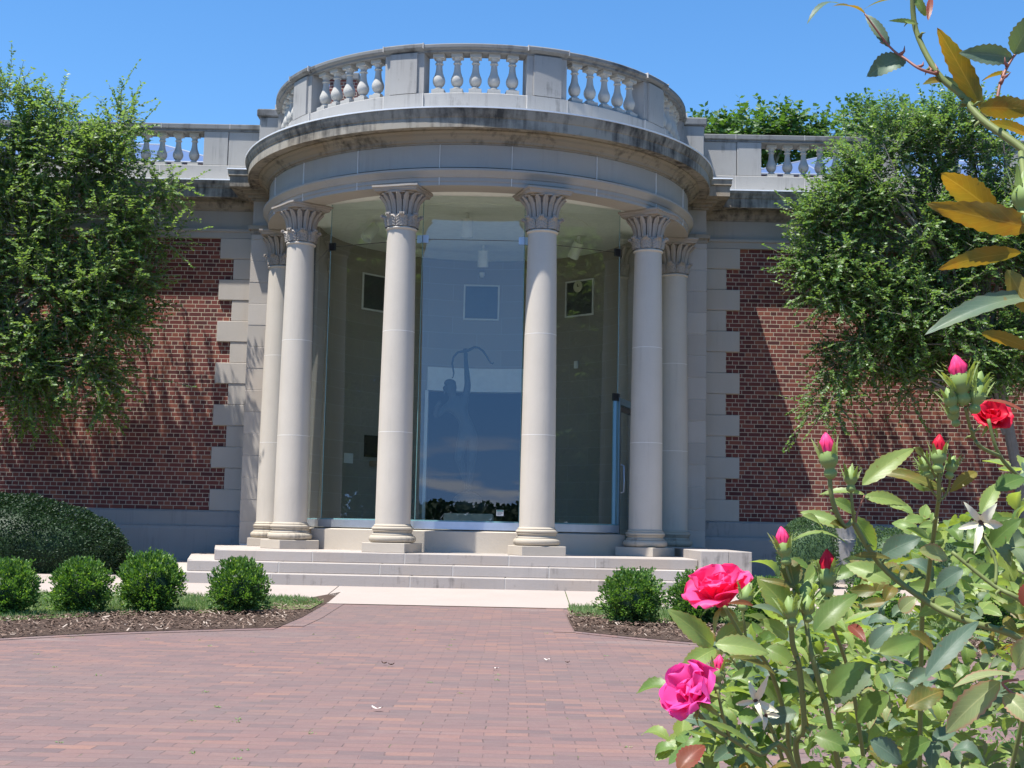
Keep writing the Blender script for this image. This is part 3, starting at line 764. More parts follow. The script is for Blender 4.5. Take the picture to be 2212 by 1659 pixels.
m=MB(); m.lathe([(0,0),(.105,0),(.11,.012),(.105,.025),(0,.03)],28); me=m.mesh('clock_dial',simple('cream_dial',(.62,.60,.42),.5),30); o=link('clock_dial',me,ck); o.matrix_local=Mx@Matrix.Rotation(pi/2,4,'X')
m=MB(); m.box(-.005,.005,-.036,-.032,-.005,.05,mat=Mx); m.box(-.005,.035,-.036,-.032,-.005,.005,mat=Mx); m.build('clock_hands',M['dark'],ck)
Mx=onwall(41.8,3.89); m=MB(); m.box(-.045,.045,-.04,0,-.07,.07,mat=Mx,bev=.01); tag(m.build('wall_sensor',M['white']),'small white box on the curved wall behind the right pane','wall sensor')
Mx=onwall(-57.6,2.03); nt_=empty('wall_notice',(0,0,0)); tag(nt_,'white paper notice on the curved wall behind the left pane','notice')
m=MB(); m.box(-.125,.125,-.01,0,-.09,.09,mat=Mx); m.build('notice_sheet',M['white'],nt_)
Mx=onwall(-45,2.28); bx=empty('display_panel',(0,0,0)); tag(bx,'dark framed panel on the wall beside the second column','panel')
m=MB(); m.box(-.19,.19,-.03,0,-.2,.2,mat=Mx); m.build('panel_face',simple('dark_panel',(.05,.04,.03),.25,.6),bx)
m=MB(); m.box(-.05,.11,-.10,0,-.36,-.27,mat=Mx); m.build('panel_shelf',simple('tan_shelf',(.30,.22,.15),.5),bx)
def spot(name_label,p,tilt,parent=None):
    o=empty('ceiling_spotlight',p); tag(o,name_label,'spotlight','cylindrical spotlights under the vestibule ceiling'); 
    m=MB(); m.lathe([(0,0),(.03,0),(.03,-.12),(0,-.12)],10); m.build('spotlight_stem',M['white'],o)
    m=MB(); m.lathe([(0,.02),(.09,.02),(.10,-.28),(.085,-.28),(.08,-.2),(0,-.19)],24); c=m.build('spotlight_can',M['white'],o,40); c.location=(0,0,-.12); c.rotation_euler=tilt
    return o
spot('white cylinder spotlight hanging in the middle of the blue central pane',(.05,1.2,5.95),(.25,0,0))
spot('white cylinder spotlight high in the left pane, tilted outward',(-1.75,-.6,5.95),(-.5,.5,0))
spot('white cylinder spotlight just under the soffit, near the portico centre',(-.15,-1.3,5.95),(.1,0,0))
spot('white cylinder spotlight in the right pane near the fourth column',(1.75,.3,5.95),(.5,.4,0))
m=MB(); m.lathe([(0,0),(.05,0),(.05,-.05),(.03,-.09),(0,-.1)],14); o=m.build('wall_sensor',M['white'],None,40); o.location=onwall(0,5.72,2.66).translation; tag(o,'small dome sensor just above the central wall vent','wall sensor')
# glass sticker
st=empty('window_sticker',(0,0,0)); tag(st,'small white sticker with a green heading low on the central glass pane','sticker')
p=at(1080,1108,-2.45); m=MB(); m.box(p.x-.055,p.x+.055,-2.452,-2.448,p.z-.045,p.z+.045); m.build('sticker_sheet',M['white'],st)
m=MB(); m.box(p.x-.05,p.x+.05,-2.456,-2.453,p.z+.02,p.z+.04); m.build('sticker_heading',simple('green_ink',(.05,.25,.2),.5),st)
m=MB()
for k in range(3): m.box(p.x-.04,p.x+.04-.02*(k==2),-2.456,-2.453,p.z+.003-.016*k,p.z+.008-.016*k)
m.build('sticker_lines',M['dark_joint'],st)

# statue
S=empty('bronze_statue',(-.06,.3,.44)); tag(S,'dark bronze figure raising a bow above its head behind the central glass pane','statue')
m=MB(); m.box(-.42,.42,-.42,.42,0,.62,bev=.02); m.build('pedestal',M['curb'],S)
def skin(name,mat,parent,bones,verts,sub=2,loc=(0,0,0)):
    me=bpy.data.meshes.new(name); me.from_pydata([v[0] for v in verts],bones,[])
    o=bpy.data.objects.new(name,me); col.objects.link(o); o.parent=parent; o.location=loc
    md=o.modifiers.new('skin','SKIN'); md.use_smooth_shade=True
    for i,v in enumerate(verts):
        r=v[1]; r=r if hasattr(r,'__len__') else (r,r); me.skin_vertices[0].data[i].radius=(r[0]*1.38,r[1]*1.38)
    me.skin_vertices[0].data[0].use_root=True
    s=o.modifiers.new('sub','SUBSURF'); s.levels=sub; s.render_levels=sub
    me.materials.append(mat); return o
z0=.62
vb=[((-.05,0,2.06),(.125,.10)),
 ((-.10,0,2.20),(.085,.08)),((-.19,0,2.36),(.115,.09)),((-.27,0,2.52),(.10,.08)),
 ((-.32,0,2.62),(.045,.045)),((-.355,-.01,2.71),.062),((-.37,-.01,2.82),(.075,.085)),((-.365,0,2.90),.05),
 ((-.12,0,2.58),.058),((-.075,0,2.84),.045),((-.10,0,3.06),.036),((-.125,0,3.32),.026),((-.125,0,3.42),.028),
 ((-.44,0,2.44),.052),((-.62,-.08,2.28),.038),((-.58,-.2,2.46),.030),((-.52,-.24,2.54),.028),
 ((.03,0,1.92),.085),((.02,-.04,1.52),.056),((.01,.0,1.44),.052),((-.02,.03,1.05),.032),((-.02,-.08,1.0),.03),
 ((-.13,0,1.92),.082),((-.20,-.14,1.56),.055),((-.16,-.03,1.46),.048),((-.06,.14,1.12),.030),((-.06,.06,1.04),.028)]
eb=[(0,1),(1,2),(2,3),(3,4),(4,5),(5,6),(6,7),(3,8),(8,9),(9,10),(10,11),(11,12),(3,13),(13,14),(14,15),(15,16),(0,17),(17,18),(18,19),(19,20),(20,21),(0,22),(22,23),(23,24),(24,25),(25,26)]
skin('figure',M['bronze'],S,eb,vb,2)
m=MB(); m.ball((-.03,0,.80),.26,.22,.20,16,10); m.ball((.12,.03,.75),.17,.16,.15,12,8); m.build('rock_base',M['bronze'],S,60)
m=MB()
for k in range(5):
    m.tube([(-.125+.02*(k-2),-.03,3.42),(-.125+.02*(k-2),-.05,3.45),(-.125+.018*(k-2),-.01,3.48-.004*abs(k-2)),(-.125+.018*(k-2),.02,3.45)],[.011,.011,.010,.008],6)
m.build('fingers',M['bronze'],S,60)
m=MB(); m.ball((-.44,.02,2.78),.07,.07,.06,12,8); m.ball((-.385,0,2.87),.105,.10,.075,14,10); m.ball((-.47,.03,2.72),.035,.03,.045,8,6); m.build('hair',M['bronze'],S,60)
bw=[(-.355,0,2.96),(-.335,0,2.98),(-.325,0,3.05),(-.36,0,3.22),(-.335,0,3.33),(-.27,0,3.41),(-.19,0,3.43),(-.12,-.02,3.43),(-.05,0,3.47),(.02,0,3.51),(.10,0,3.50),(.18,0,3.44),(.25,0,3.34),(.31,0,3.24),(.345,0,3.22),(.36,0,3.25)]
m=MB(); m.tube(bw,[.010,.010,.013,.016,.018,.020,.022,.026,.024,.022,.020,.018,.016,.014,.011,.010],8); m.build('bow',M['bronze'],S,60)

# ------------------------------------------------------------------ leaves and plants
def leafquad(m,p,d,n,L,w,mi=0,fold=.25):
    d=d.normalized(); s_=d.cross(n)
    if s_.length<1e-4: s_=d.orthogonal()
    s_.normalize(); n=s_.cross(d)
    a=p; b=p+d*L; c=p+d*L*.45+s_*w+n*w*fold; e=p+d*L*.45-s_*w+n*w*fold
    m.add([a,c,b,e],[(0,1,2),(0,2,3)],mi)
def rvec(r): 
    z=r.uniform(-1,1); a=r.uniform(0,2*pi); q=math.sqrt(1-z*z); return Vector((q*cos(a),q*sin(a),z))
def bush_mesh(name,mat,n,rx,rz,L,w,r,lump=.10,cut=-.55,core=True):
    m=MB(); 
    for i in range(n):
        d=rvec(r)
        if d.z<cut and r.random()<.8: continue
        k=1+lump*mnoise.noise(d*2.6+Vector((r.random()*.05,3,1)))*1.4+lump*.6*mnoise.noise(d*7)
        rr_=(r.random()**.22)*k
        p=Vector((d.x*rx*rr_,d.y*rx*rr_,d.z*rz*rr_))
        dd=(d*.9+Vector((0,0,.55))+rvec(r)*.55).normalized(); nn=(d+rvec(r)*.8)
        leafquad(m,p,dd,nn,L*r.uniform(.7,1.3),w*r.uniform(.8,1.2))
    # upright new shoots
    for i in range(n//45):
        d=rvec(r); 
        if d.z<.1: continue
        p=Vector((d.x*rx,d.y*rx,d.z*rz))*r.uniform(.9,1.06); t=(Vector((0,0,1))+d*.6+rvec(r)*.35).normalized()
        for j in range(8):
            leafquad(m,p+t*j*.008,(t+rvec(r)*.7),rvec(r),L,w)
    return m.mesh(name,mat)
bushv=[]
for k in range(3):
    r=random.Random(40+k); bushv.append(bush_mesh('leaves',M['box'],8000,.258,.245,.030,.0100,r,.42,cut=-.95))
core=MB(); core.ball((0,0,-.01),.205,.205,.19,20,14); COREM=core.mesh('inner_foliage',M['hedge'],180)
mst=MB()
for k in range(7):
    a=k*.9; mst.tube([(0,0,-.26),(.05*cos(a),.05*sin(a),-.15),(.14*cos(a),.14*sin(a),.05)],[.009,.007,.003],5)
STEM=mst.mesh('stems',M['bark'])
bl=[(12,1337,113,'round boxwood bush cut off by the left edge of the photo'),(172,1334,113,'round boxwood bush between the cut-off bush and the tallest one'),(323,1331,122,'tallest of the left round boxwood bushes, before the step ends'),(512,1332,110,'round boxwood bush nearest the brick path on the left lawn'),
    (1365,1356,112,'round boxwood bush nearest the brick path on the right lawn'),(1512,1358,108,'round boxwood bush half hidden behind the pink rose'),(1655,1362,100,'round boxwood bush behind the large pale rose leaves'),(1885,1366,104,'round boxwood bush glimpsed through the middle of the rose stems'),(2140,1376,110,'round boxwood bush seen through the rose foliage at the far right')]
for i,(px,py,h,lab) in enumerate(bl):
    P=atg(px,py-4); Dd=P.y-CPOS.y; H=h*Dd/CF; s=H/.50
    o=empty('boxwood_bush',(P.x,P.y,P.z)); tag(o,lab,'bush','round boxwood bushes in the mulch beds')
    c=link('leaves',bushv[i%3],o); c.location=(0,0,.25*s); c.scale=(s*(1.04+.05*sin(i*2.3)),s*(1.04-.05*sin(i*2.3)),s*(1.02+.03*sin(i*3.1))); c.rotation_euler=(0,0,i*1.7)
    c=link('inner_foliage',COREM,o); c.location=(0,0,.25*s); c.scale=(s,s,s)
    c=link('stems',STEM,o); c.location=(0,0,.25*s); c.scale=(s,s,s)

# hedge on the left, in the shade of the tree
def hedge(name,label,x0,x1,y0,y1,z1,mat,n,L,w,r,cat='hedge',lump=.17):
    o=empty(name,((x0+x1)/2,(y0+y1)/2,0)); tag(o,label,cat)
    m=MB(); hx,hy=(x1-x0)/2,(y1-y0)/2
    for i in range(n):
        d=rvec(r)
        if d.z<-.1: d.z=-d.z
        # superellipsoid
        p=3.6; k=(abs(d.x)**p+abs(d.y)**p+abs(d.z)**p)**(-1/p); q=d*k
        q=Vector((q.x*hx,q.y*hy,q.z*z1)); q*=1+lump*mnoise.noise(q*1.1+Vector((4,2,7)))+.04*mnoise.noise(q*5); q*=r.random()**.07
        leafquad(m,q,(q.normalized()+rvec(r)*.9+Vector((0,0,.3))),q.normalized()+rvec(r)*.7,L*r.uniform(.7,1.3),w)
    m.build('leaves',mat,o)
    m=MB(); vs=[]
    for i in range(13):
        for k in range(24):
            el=pi/2*i/12; a=2*pi*k/24; d=Vector((cos(el)*cos(a),cos(el)*sin(a),sin(el))); kk=(abs(d.x)**3.6+abs(d.y)**3.6+abs(d.z)**3.6)**(-1/3.6); q=d*kk; q=Vector((q.x*hx,q.y*hy,q.z*z1)); q*=.86*(1+lump*mnoise.noise(q*1.1+Vector((4,2,7)))); vs.append(q)
    m.add(vs,[(i*24+k,i*24+(k+1)%24,i*24+24+(k+1)%24,i*24+24+k) for i in range(12) for k in range(24)]); m.build('inner_foliage',mat,o,180)
    m=MB()
    for k in range(10):
        x=-hx*.8+1.6*hx*k/9; m.tube([(x,0,0),(x+.1,.05,z1*.4),(x+.05,-.1,z1*.8)],[.03,.02,.01],5)
    m.build('stems',M['bark'],o); return o
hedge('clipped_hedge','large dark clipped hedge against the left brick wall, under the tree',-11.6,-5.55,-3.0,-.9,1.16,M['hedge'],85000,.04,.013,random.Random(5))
hedge('evergreen_shrub','grey green rounded shrub in the shade right of the steps',4.85,5.75,-2.2,-1.2,1.12,M['shrub'],9000,.035,.011,random.Random(6),'shrub')
hedge('evergreen_shrub','dark shrub against the right wall behind the rose stems',6.1,8.6,-2.0,-.8,1.0,M['shrub'],16000,.035,.011,random.Random(8),'shrub')

# trees
def tree(name,label,blobs,mat,base,nt,L,w,r,shoots=(),limbs=None,droop=.22,twl=(.28,.70),cat='tree',trunkr=.10,group=None,sp=.045):
    """blobs: (centre, radius xyz, weight). twigs start inside the blobs and carry two rows of leaves."""
    o=empty(name,base); tag(o,label,cat,group); B0=Vector(base)
    m=MB(); tw=MB()
    tot=sum(b[2] for b in blobs); cen=sum((Vector(b[0])*b[2] for b in blobs),Vector())/tot
    def spray(p,d,l,lv=1):
        n=max(3,int(l/sp)); pts=[p.copy()]; side=rvec(r); d=d.normalized()
        for j in range(n):
            d=(d+Vector((0,0,-droop*.06))+rvec(r)*.07).normalized(); p=p+d*(l/n); pts.append(p.copy())
            s_=d.cross(Vector((0,0,1)))
            if s_.length<.1: s_=side
            s_.normalize()
            for sg in (-1,1):
                if r.random()<.88:
                    dd=(s_*sg*.8+d*.7+Vector((0,0,-.15))+rvec(r)*.35); nn=(Vector((0,-.35,.8))+rvec(r)*.8)
                    leafquad(m,p-B0,dd,nn,L*r.uniform(.5,1.1),w*r.uniform(.7,1.2),fold=.12)
        tw.tube([q-B0 for q in pts[::max(1,n//3)]],[.006,.005,.004,.003,.003,.002,.002][:len(pts[::max(1,n//3)])] if len(pts[::max(1,n//3)])<=7 else .003,3,cap=False)
    for c,rr3,wt in blobs:
        c=Vector(c)
        for i in range(int(nt*wt/tot)):
            d=rvec(r); k=r.random()**.40
            k*=1+.18*mnoise.noise(d*2+c)
            p=c+Vector((d.x*rr3[0],d.y*rr3[1],d.z*rr3[2]))*k*.86
            # leave holes
            if L<.15 and mnoise.noise(p*1.5+Vector((9,9,9)))<-.15: continue
            out=(p-c).normalized()*.55+(p-cen).normalized()*.3+Vector((0,0,.22))+rvec(r)*.95
            spray(p,out,r.uniform(*twl))
    for p,d,l in shoots: spray(Vector(p),Vector(d),l)
    m.build('crown',mat,o); tw.build('twigs',M['bark'],o)
    t=MB(); B1=Vector((0,0,0))
    trunk_top=Vector((cen.x,cen.y,cen.z))-B0
    t.tube([(0,0,-.1),(.03,.02,trunk_top.z*.25),(trunk_top.x*.3,trunk_top.y*.3,trunk_top.z*.6),tuple(trunk_top)],[trunkr*1.25,trunkr,trunkr*.8,trunkr*.4],10)
    for c,rr3,wt in blobs:
        e=Vector(c)-B0; s_=Vector((trunk_top.x*.2,trunk_top.y*.2,trunk_top.z*.42)).lerp(trunk_top,r.uniform(.0,.6))
        if wt<.75 and (e-s_).length>2.2: continue
        for q in range(3):
            f=e+Vector((rr3[0]*r.uniform(-.7,.7),rr3[1]*r.uniform(-.7,.7),rr3[2]*r.uniform(-.3,.8))); mid=s_.lerp(f,.5)+rvec(r)*.22+Vector((0,0,.12*(f-s_).length))
            t.tube([s_,mid,f],[trunkr*.38,trunkr*.27,trunkr*.10],6)
    t.build('trunk',M['bark'],o); return o
def W(px,py,y,rx,rz,ry=None,wt=None):
    P=at(px,py,y); k=(y-CPOS.y)/CF; return ((P.x,P.y,P.z),(rx*k,(ry or .55),rz*k),wt or rx*rz/6000)
lb=[W(20,300,-0.70,95,110),W(140,340,-0.70,105,85),W(225,340,-0.60,65,60,.6),W(40,480,-0.80,130,115),W(200,470,-0.70,110,100),W(295,490,-0.50,50,55,.5),W(100,640,-0.90,140,110),W(225,610,-0.70,80,90),
    W(40,770,-0.90,120,95),W(170,780,-0.80,90,80),W(250,820,-0.50,55,55,.5),W(70,875,-0.60,55,50,.5),W(215,870,-0.50,45,40,.4),W(20,225,-0.70,42,50,.5),W(-140,450,-1.00,150,250,1.3),W(-140,760,-1.00,140,150,1.3),W(290,390,-0.50,45,45,.5),W(120,250,-0.50,40,32,.4),W(270,270,-0.50,40,32,.4),W(290,700,-0.40,28,60,.35),W(345,500,-0.5,45,50,.5),W(350,410,-0.5,32,40,.3),W(300,600,-0.5,40,60,.45),W(235,700,-.5,60,70,.7)]
def shoot(px0,py0,px1,py1,y,l=None):
    a=at(px0,py0,y); b=at(px1,py1,y); return (a,(b-a),(b-a).length)
ls=[shoot(20,200,16,90,-.5),shoot(245,240,292,125,-.5),shoot(60,200,50,150,-.5),shoot(330,480,428,462,-.5),shoot(310,815,428,830,-.5),shoot(330,380,385,360,-.5),shoot(300,640,330,690,-.5),shoot(340,520,405,500,-.5),shoot(150,250,170,210,-.5)]
tree('leafy_tree','loose crowned leafy tree covering the left brick wall beside the portico',lb,M['cherry'],(-9.0,-.9,0),8200,.084,.0235,random.Random(21),ls)
rb=[W(1900,330,-0.82,100,90),W(2050,300,-0.90,110,90),W(2170,340,-0.90,110,110),W(1850,450,-0.66,100,90),W(1990,480,-0.90,130,120),W(2140,520,-0.98,120,120),W(1800,560,-0.58,75,65,.8),W(1930,640,-0.82,110,90),W(2080,680,-0.90,120,110),W(1790,640,-0.58,55,50,.6),
    W(2200,760,-0.90,110,100),W(1960,740,-0.66,55,55,.6),W(1850,740,-0.58,60,45,.6),W(1780,860,-0.50,38,45,.5),W(1815,810,-0.50,32,40,.4),W(1760,915,-0.58,26,36,.4),W(2060,800,-0.74,80,50,.8),W(1960,830,-0.66,22,45,.4),W(2330,500,-0.98,150,250,1.6),W(1760,480,-0.50,50,40,.5)]
rb+=[W(1900,760,-.6,60,60,.6),W(1990,700,-.8,90,90,1.),W(2100,760,-.8,90,80,1.),W(1900,400,-.7,80,80,.8),W(1760,560,-.5,50,45,.4),W(1850,600,-.6,70,60,.6)]
rs=[shoot(1780,410,1700,418,-.5),shoot(1760,590,1690,575,-.5),shoot(1760,650,1700,655,-.5),shoot(1960,260,1940,215,-.5),shoot(2060,230,2068,130,-.5),shoot(1900,270,1890,235,-.5),shoot(2150,240,2160,180,-.5),shoot(1780,440,1715,470,-.5),shoot(1770,500,1730,520,-.5)]
tree('leafy_tree','loose crowned leafy tree covering the right brick wall behind the roses',rb,M['cherry2'],(9.0,-.9,0),10500,.082,.0225,random.Random(22),rs)
# trees behind the building
def WB(px,py,y,rx,rz,ry=2.0): 
    P=at(px,py,y); k=(y-CPOS.y)/CF; return ((P.x,P.y,P.z),(rx*k,ry,rz*k),1)
tree('maple_tree','tall broad leaved tree showing above the roof right of the portico',[WB(1530,305,34,34,34),WB(1590,300,34,36,34),WB(1645,300,35,34,32),WB(1690,292,34,22,24),WB(1560,330,35,60,50),WB(1650,330,35,60,50),WB(1480,330,35,50,50)],M['maple'],(10.8,35,0),760,.30,.10,random.Random(23),(),twl=(.7,1.3),sp=.16,trunkr=.3)
tree('maple_tree','smaller tree crown peeping over the right balustrade beside the leafy tree',[WB(1770,300,34,22,22),WB(1850,262,34,34,30),WB(1880,300,34,40,35),WB(1760,345,34,40,30),WB(1950,280,34,45,35)],M['maple'],(17.8,35,0),520,.26,.09,random.Random(24),(),twl=(.5,1.1),sp=.15,trunkr=.3)
# garden trees out of frame, seen only in the glass
tree('garden_tree','leafy courtyard tree seen mirrored in the left glass pane',[((-12,-10.2,5.6),(3.8,3.4,3.6),2),((-12,-10.2,2.6),(3.0,3.0,1.6),1),((-13,-8.5,7),(2.4,2.4,2.4),1)],M['cherry'],(-12,-10.3,-.1),11000,.19,.065,random.Random(25),(),sp=.06)
tree('garden_tree','leafy courtyard tree seen mirrored in the right glass pane',[((12,-10.2,5.6),(3.8,3.4,3.6),2),((12,-10.2,2.6),(3.0,3.0,1.6),1),((13,-8.5,7),(2.4,2.4,2.4),1)],M['cherry'],(12,-10.3,-.1),11000,.19,.065,random.Random(26),(),sp=.06)
# far wood behind the photographer
m=MB(); r=random.Random(30)
for i in range(42000):
    a=r.uniform(-1.5,1.5); R0=r.uniform(165,190); x=R0*sin(a); y=-R0*cos(a)-20
    hh=4.6+1.6*mnoise.noise(Vector((a*14,1,0)))+1.3*mnoise.noise(Vector((a*50,4,0)))
    z=r.random()**.8*hh
    leafquad(m,Vector((x,y,z-.2)),rvec(r),Vector((0,1,.3))+rvec(r)*.6,r.uniform(.6,1.2),r.uniform(.25,.5))
tag(m.build('far_wood',M['woods']),kind='stuff')

# litter on the bricks
r=random.Random(55)
LF=simple('dead_leaf',(.10,.055,.035),.7); PF=simple('pale_petal',(.70,.62,.55),.7); WD=M['grass']
lit=[(830,1436,'brown curled dead leaf on the bricks, left of two',LF,.035),(845,1439,'brown dead leaf on the bricks beside a curled one',LF,.035),(1226,1434,'brown dead leaf alone on the bricks toward the right',LF,.03),
     (815,1535,'pale smeared petal on the bricks in the middle foreground',PF,.05),(1072,1448,'pale flat petal on the bricks nearest the centre of the plaza',PF,.03),(1180,1429,'long pale petal on the bricks beside the brown leaf',PF,.04),(1282,1356,'white pebble at the edge of the right lawn',PF,.03)]
for px,py,lab,mt,L in lit:
    P=atg(px,py); L=L*.6; m=MB(); n=6; vs=[];a0=r.uniform(-.4,.4)
    for i in range(5):
        t=i/4-.5
        for j in (-1,0,1):
            wv=.45*L*math.sqrt(max(0.02,1-(2*t)**2)); vs.append((t*2*L*cos(a0)-j*wv*sin(a0),t*2*L*sin(a0)+j*wv*cos(a0),.006+.012*abs(j)*r.random()+.01*(2*t)**2))
    m.add(vs,[(i*3+j,i*3+3+j,i*3+4+j,i*3+1+j) for i in range(4) for j in range(2)])
    o=m.build('fallen_leaf' if mt is LF else ('pebble' if 'pebble' in lab else 'fallen_petal'),mt,None,180); o.location=P+Vector((0,0,.002)); tag(o,lab,'leaf' if mt is LF else ('pebble' if 'pebble' in lab else 'petal'))
m=MB()
for i in range(70):
    x=r.uniform(-4,3.2); y=r.uniform(-19,-10)
    x=round(x/.21)*.21; y=round(y/.105)*.105
    for k in range(7):
        leafquad(m,Vector((x+r.uniform(-.02,.02),y+r.uniform(-.008,.008),-.163)),Vector((r.uniform(-1,1),r.uniform(-1,1),.35)),Vector((0,0,1)),r.uniform(.008,.02),.004)
tag(m.build('paving_weeds',M['grass']),kind='stuff')

# ------------------------------------------------------------------ rose bush in the foreground
class LB(MB):
    def __init__(s): super().__init__(); s.a=[]
    def add2(s,vs,at_,fs,mi=0):
        s.add(vs,fs,mi); s.a+=at_
    def mesh(s,name,mats,smooth=180):
        me=super().mesh(name,mats,smooth)
        at_=me.attributes.new('luv','FLOAT_VECTOR','POINT'); flat=[c for v in s.a for c in v]; flat+= [0]*(3*len(s.v)-len(flat)); at_.data.foreach_set('vector',flat); return me
def rose_leaf_mat(name,top,top2,back,edge,edgew=.12,trans=.33,tcol=(1.9,1.9,.5),rough=.42,spec=.35,blotch=None):
    m,nt,out=nmat(name); g=G(nt); a=g.n('Attribute'); a.attribute_name='luv'; x=g.n('SeparateXYZ'); g.l(a.outputs['Vector'],x.inputs[0])
    u=g.math('ABSOLUTE',x.outputs[0]); t=x.outputs[1]; rn=x.outputs[2]
    c=g.mix(rn,(*top,1),(*top2,1))
    if blotch: c=g.mix(g.step(g.noise(g.obj(),38,4),.5,.66),c,(*blotch,1))
    vein=g.math('LESS_THAN',g.math('FRACT',g.math('MULTIPLY_ADD',t,9,g.math('MULTIPLY',u,-2.2))),.10)
    mid=g.math('LESS_THAN',u,.045); v=g.math('MAXIMUM',g.math('MULTIPLY',vein,.25),g.math('MULTIPLY',mid,.6))
    c=g.mix(v,c,(min(1,top[0]*1.7+.04),min(1,top[1]*1.5+.03),top[2]*1.6+.02,1))
    c=g.mix(g.math('MULTIPLY',g.step(u,1-edgew*2.2,1.0),.75),c,(*edge,1))
    bc=g.mix(v,(*back,1),(back[0]*1.25,back[1]*1.2,back[2]*1.2,1))
    c=g.mix(g.n('NewGeometry').outputs['Backfacing'],c,bc)
    if blotch:
        c=g.mix(g.math('MULTIPLY',g.step(g.noise(g.obj(),17,3),.44,.60),.85),c,(*blotch,1)); c=g.mix(g.math('MULTIPLY',g.step(g.noise(g.obj(),75,3),.55,.7),.5),c,(.24,.10,.02,1)); c=g.mix(g.math('MULTIPLY',v,.6),c,(.42,.30,.10,1))
    c=g.mix(g.math('MULTIPLY',g.noise(g.obj(),55,3),.4),c,(top[0]*.5,top[1]*.55,top[2]*.6,1))
    c=g.mix(g.math('MULTIPLY',g.step(g.noise(g.obj(),130,2),.68,.74),.7),c,(.16,.10,.035,1))
    c=g.mix(g.math('MULTIPLY',g.step(g.noise(g.obj(),9,2),.52,.7),.35),c,(.24,.25,.05,1))
    h=g.math('ADD',g.math('MULTIPLY',vein,-.6),g.noise(g.obj(),90,2))
    b=g.bsdf(c,rough,g.bump(h,.25,.0012),spec)
    tr=g.n('BsdfTranslucent'); vm=g.n('VectorMath',_operation='MULTIPLY'); g.l(c,vm.inputs[0]); vm.inputs[1].default_value=tcol; g.l(vm.outputs[0],tr.inputs[0])
    mx=g.n('MixShader'); mx.inputs[0].default_value=trans; g.l(b,mx.inputs[1]); g.l(tr.outputs[0],mx.inputs[2]); g.l(mx.outputs[0],out.inputs[0]); return m
def petal_mat(name,c1,c2):
    m,nt,out=nmat(name); g=G(nt); a=g.n('Attribute'); a.attribute_name='luv'; x=g.n('SeparateXYZ'); g.l(a.outputs['Vector'],x.inputs[0])
    c=g.mix(g.math('MULTIPLY_ADD',x.outputs[1],.8,g.math('MULTIPLY',x.outputs[2],.3)),(*c2,1),(*c1,1))
    st=g.noise(g.mapping(a.outputs['Vector'],(14,1.2,3)),1.,3); c=g.mix(g.math('MULTIPLY',st,.35),c,(*c2,1))
    b=g.bsdf(c,.5,None,.25); tr=g.n('BsdfTranslucent'); vm=g.n('VectorMath',_operation='MULTIPLY'); g.l(c,vm.inputs[0]); vm.inputs[1].default_value=(1.1,.7,.9); g.l(vm.outputs[0],tr.inputs[0])
    mx=g.n('MixShader'); mx.inputs[0].default_value=.38; g.l(b,mx.inputs[1]); g.l(tr.outputs[0],mx.inputs[2]); g.l(mx.outputs[0],out.inputs[0]); return m
RM=[rose_leaf_mat('rose_leaf_mature',(.10,.175,.040),(.16,.25,.06),(.19,.26,.10),(.13,.16,.05)),
    rose_leaf_mat('rose_leaf_light',(.20,.29,.08),(.26,.35,.11),(.27,.35,.16),(.30,.26,.09),trans=.4),
    rose_leaf_mat('rose_leaf_golden',(.17,.16,.035),(.23,.18,.03),(.26,.165,.025),(.26,.10,.03),trans=.42,tcol=(1.8,1.5,.4),blotch=(.10,.14,.04)),
    rose_leaf_mat('rose_leaf_glaucous',(.085,.14,.09),(.12,.18,.12),(.17,.23,.16),(.13,.14,.09),rough=.5,spec=.35,trans=.25),
    rose_leaf_mat('rose_leaf_pink_edged',(.24,.28,.12),(.27,.31,.14),(.28,.28,.18),(.42,.13,.12),edgew=.16,trans=.3),
    rose_leaf_mat('rose_leaf_bronze',(.20,.055,.03),(.26,.075,.035),(.22,.07,.05),(.30,.05,.04),trans=.4,tcol=(2,1,.6))]
CANE=simple('rose_cane',(.16,.19,.06),.55,.25); CANER=simple('rose_cane_red',(.26,.11,.08),.5,.4)
PINK=petal_mat('rose_petal_pink',(.95,.11,.32),(.90,.05,.20)); MAG=petal_mat('rose_petal_magenta',(.90,.12,.44),(.74,.04,.26)); REDP=petal_mat('rose_petal_red',(.72,.02,.06),(.62,.015,.04))
SEP=rose_leaf_mat('rose_sepal',(.22,.30,.09),(.26,.34,.11),(.28,.35,.15),(.26,.26,.1),trans=.25,spec=.2)
CREAM=simple('dried_sepal',(.70,.67,.46),.7,.1); HIP=simple('rose_hip_green',(.20,.28,.085),.5,.25)
def PXD(px,py,D): return CPOS+ray(px,py)*(D/CF)
RBP=(1.30,-21.15,-.16)
RO=empty('rose_bush',RBP); tag(RO,'tall rose bush with pink blooms, buds and golden young leaves filling the right foreground','rose bush')
O_=Vector(RBP)
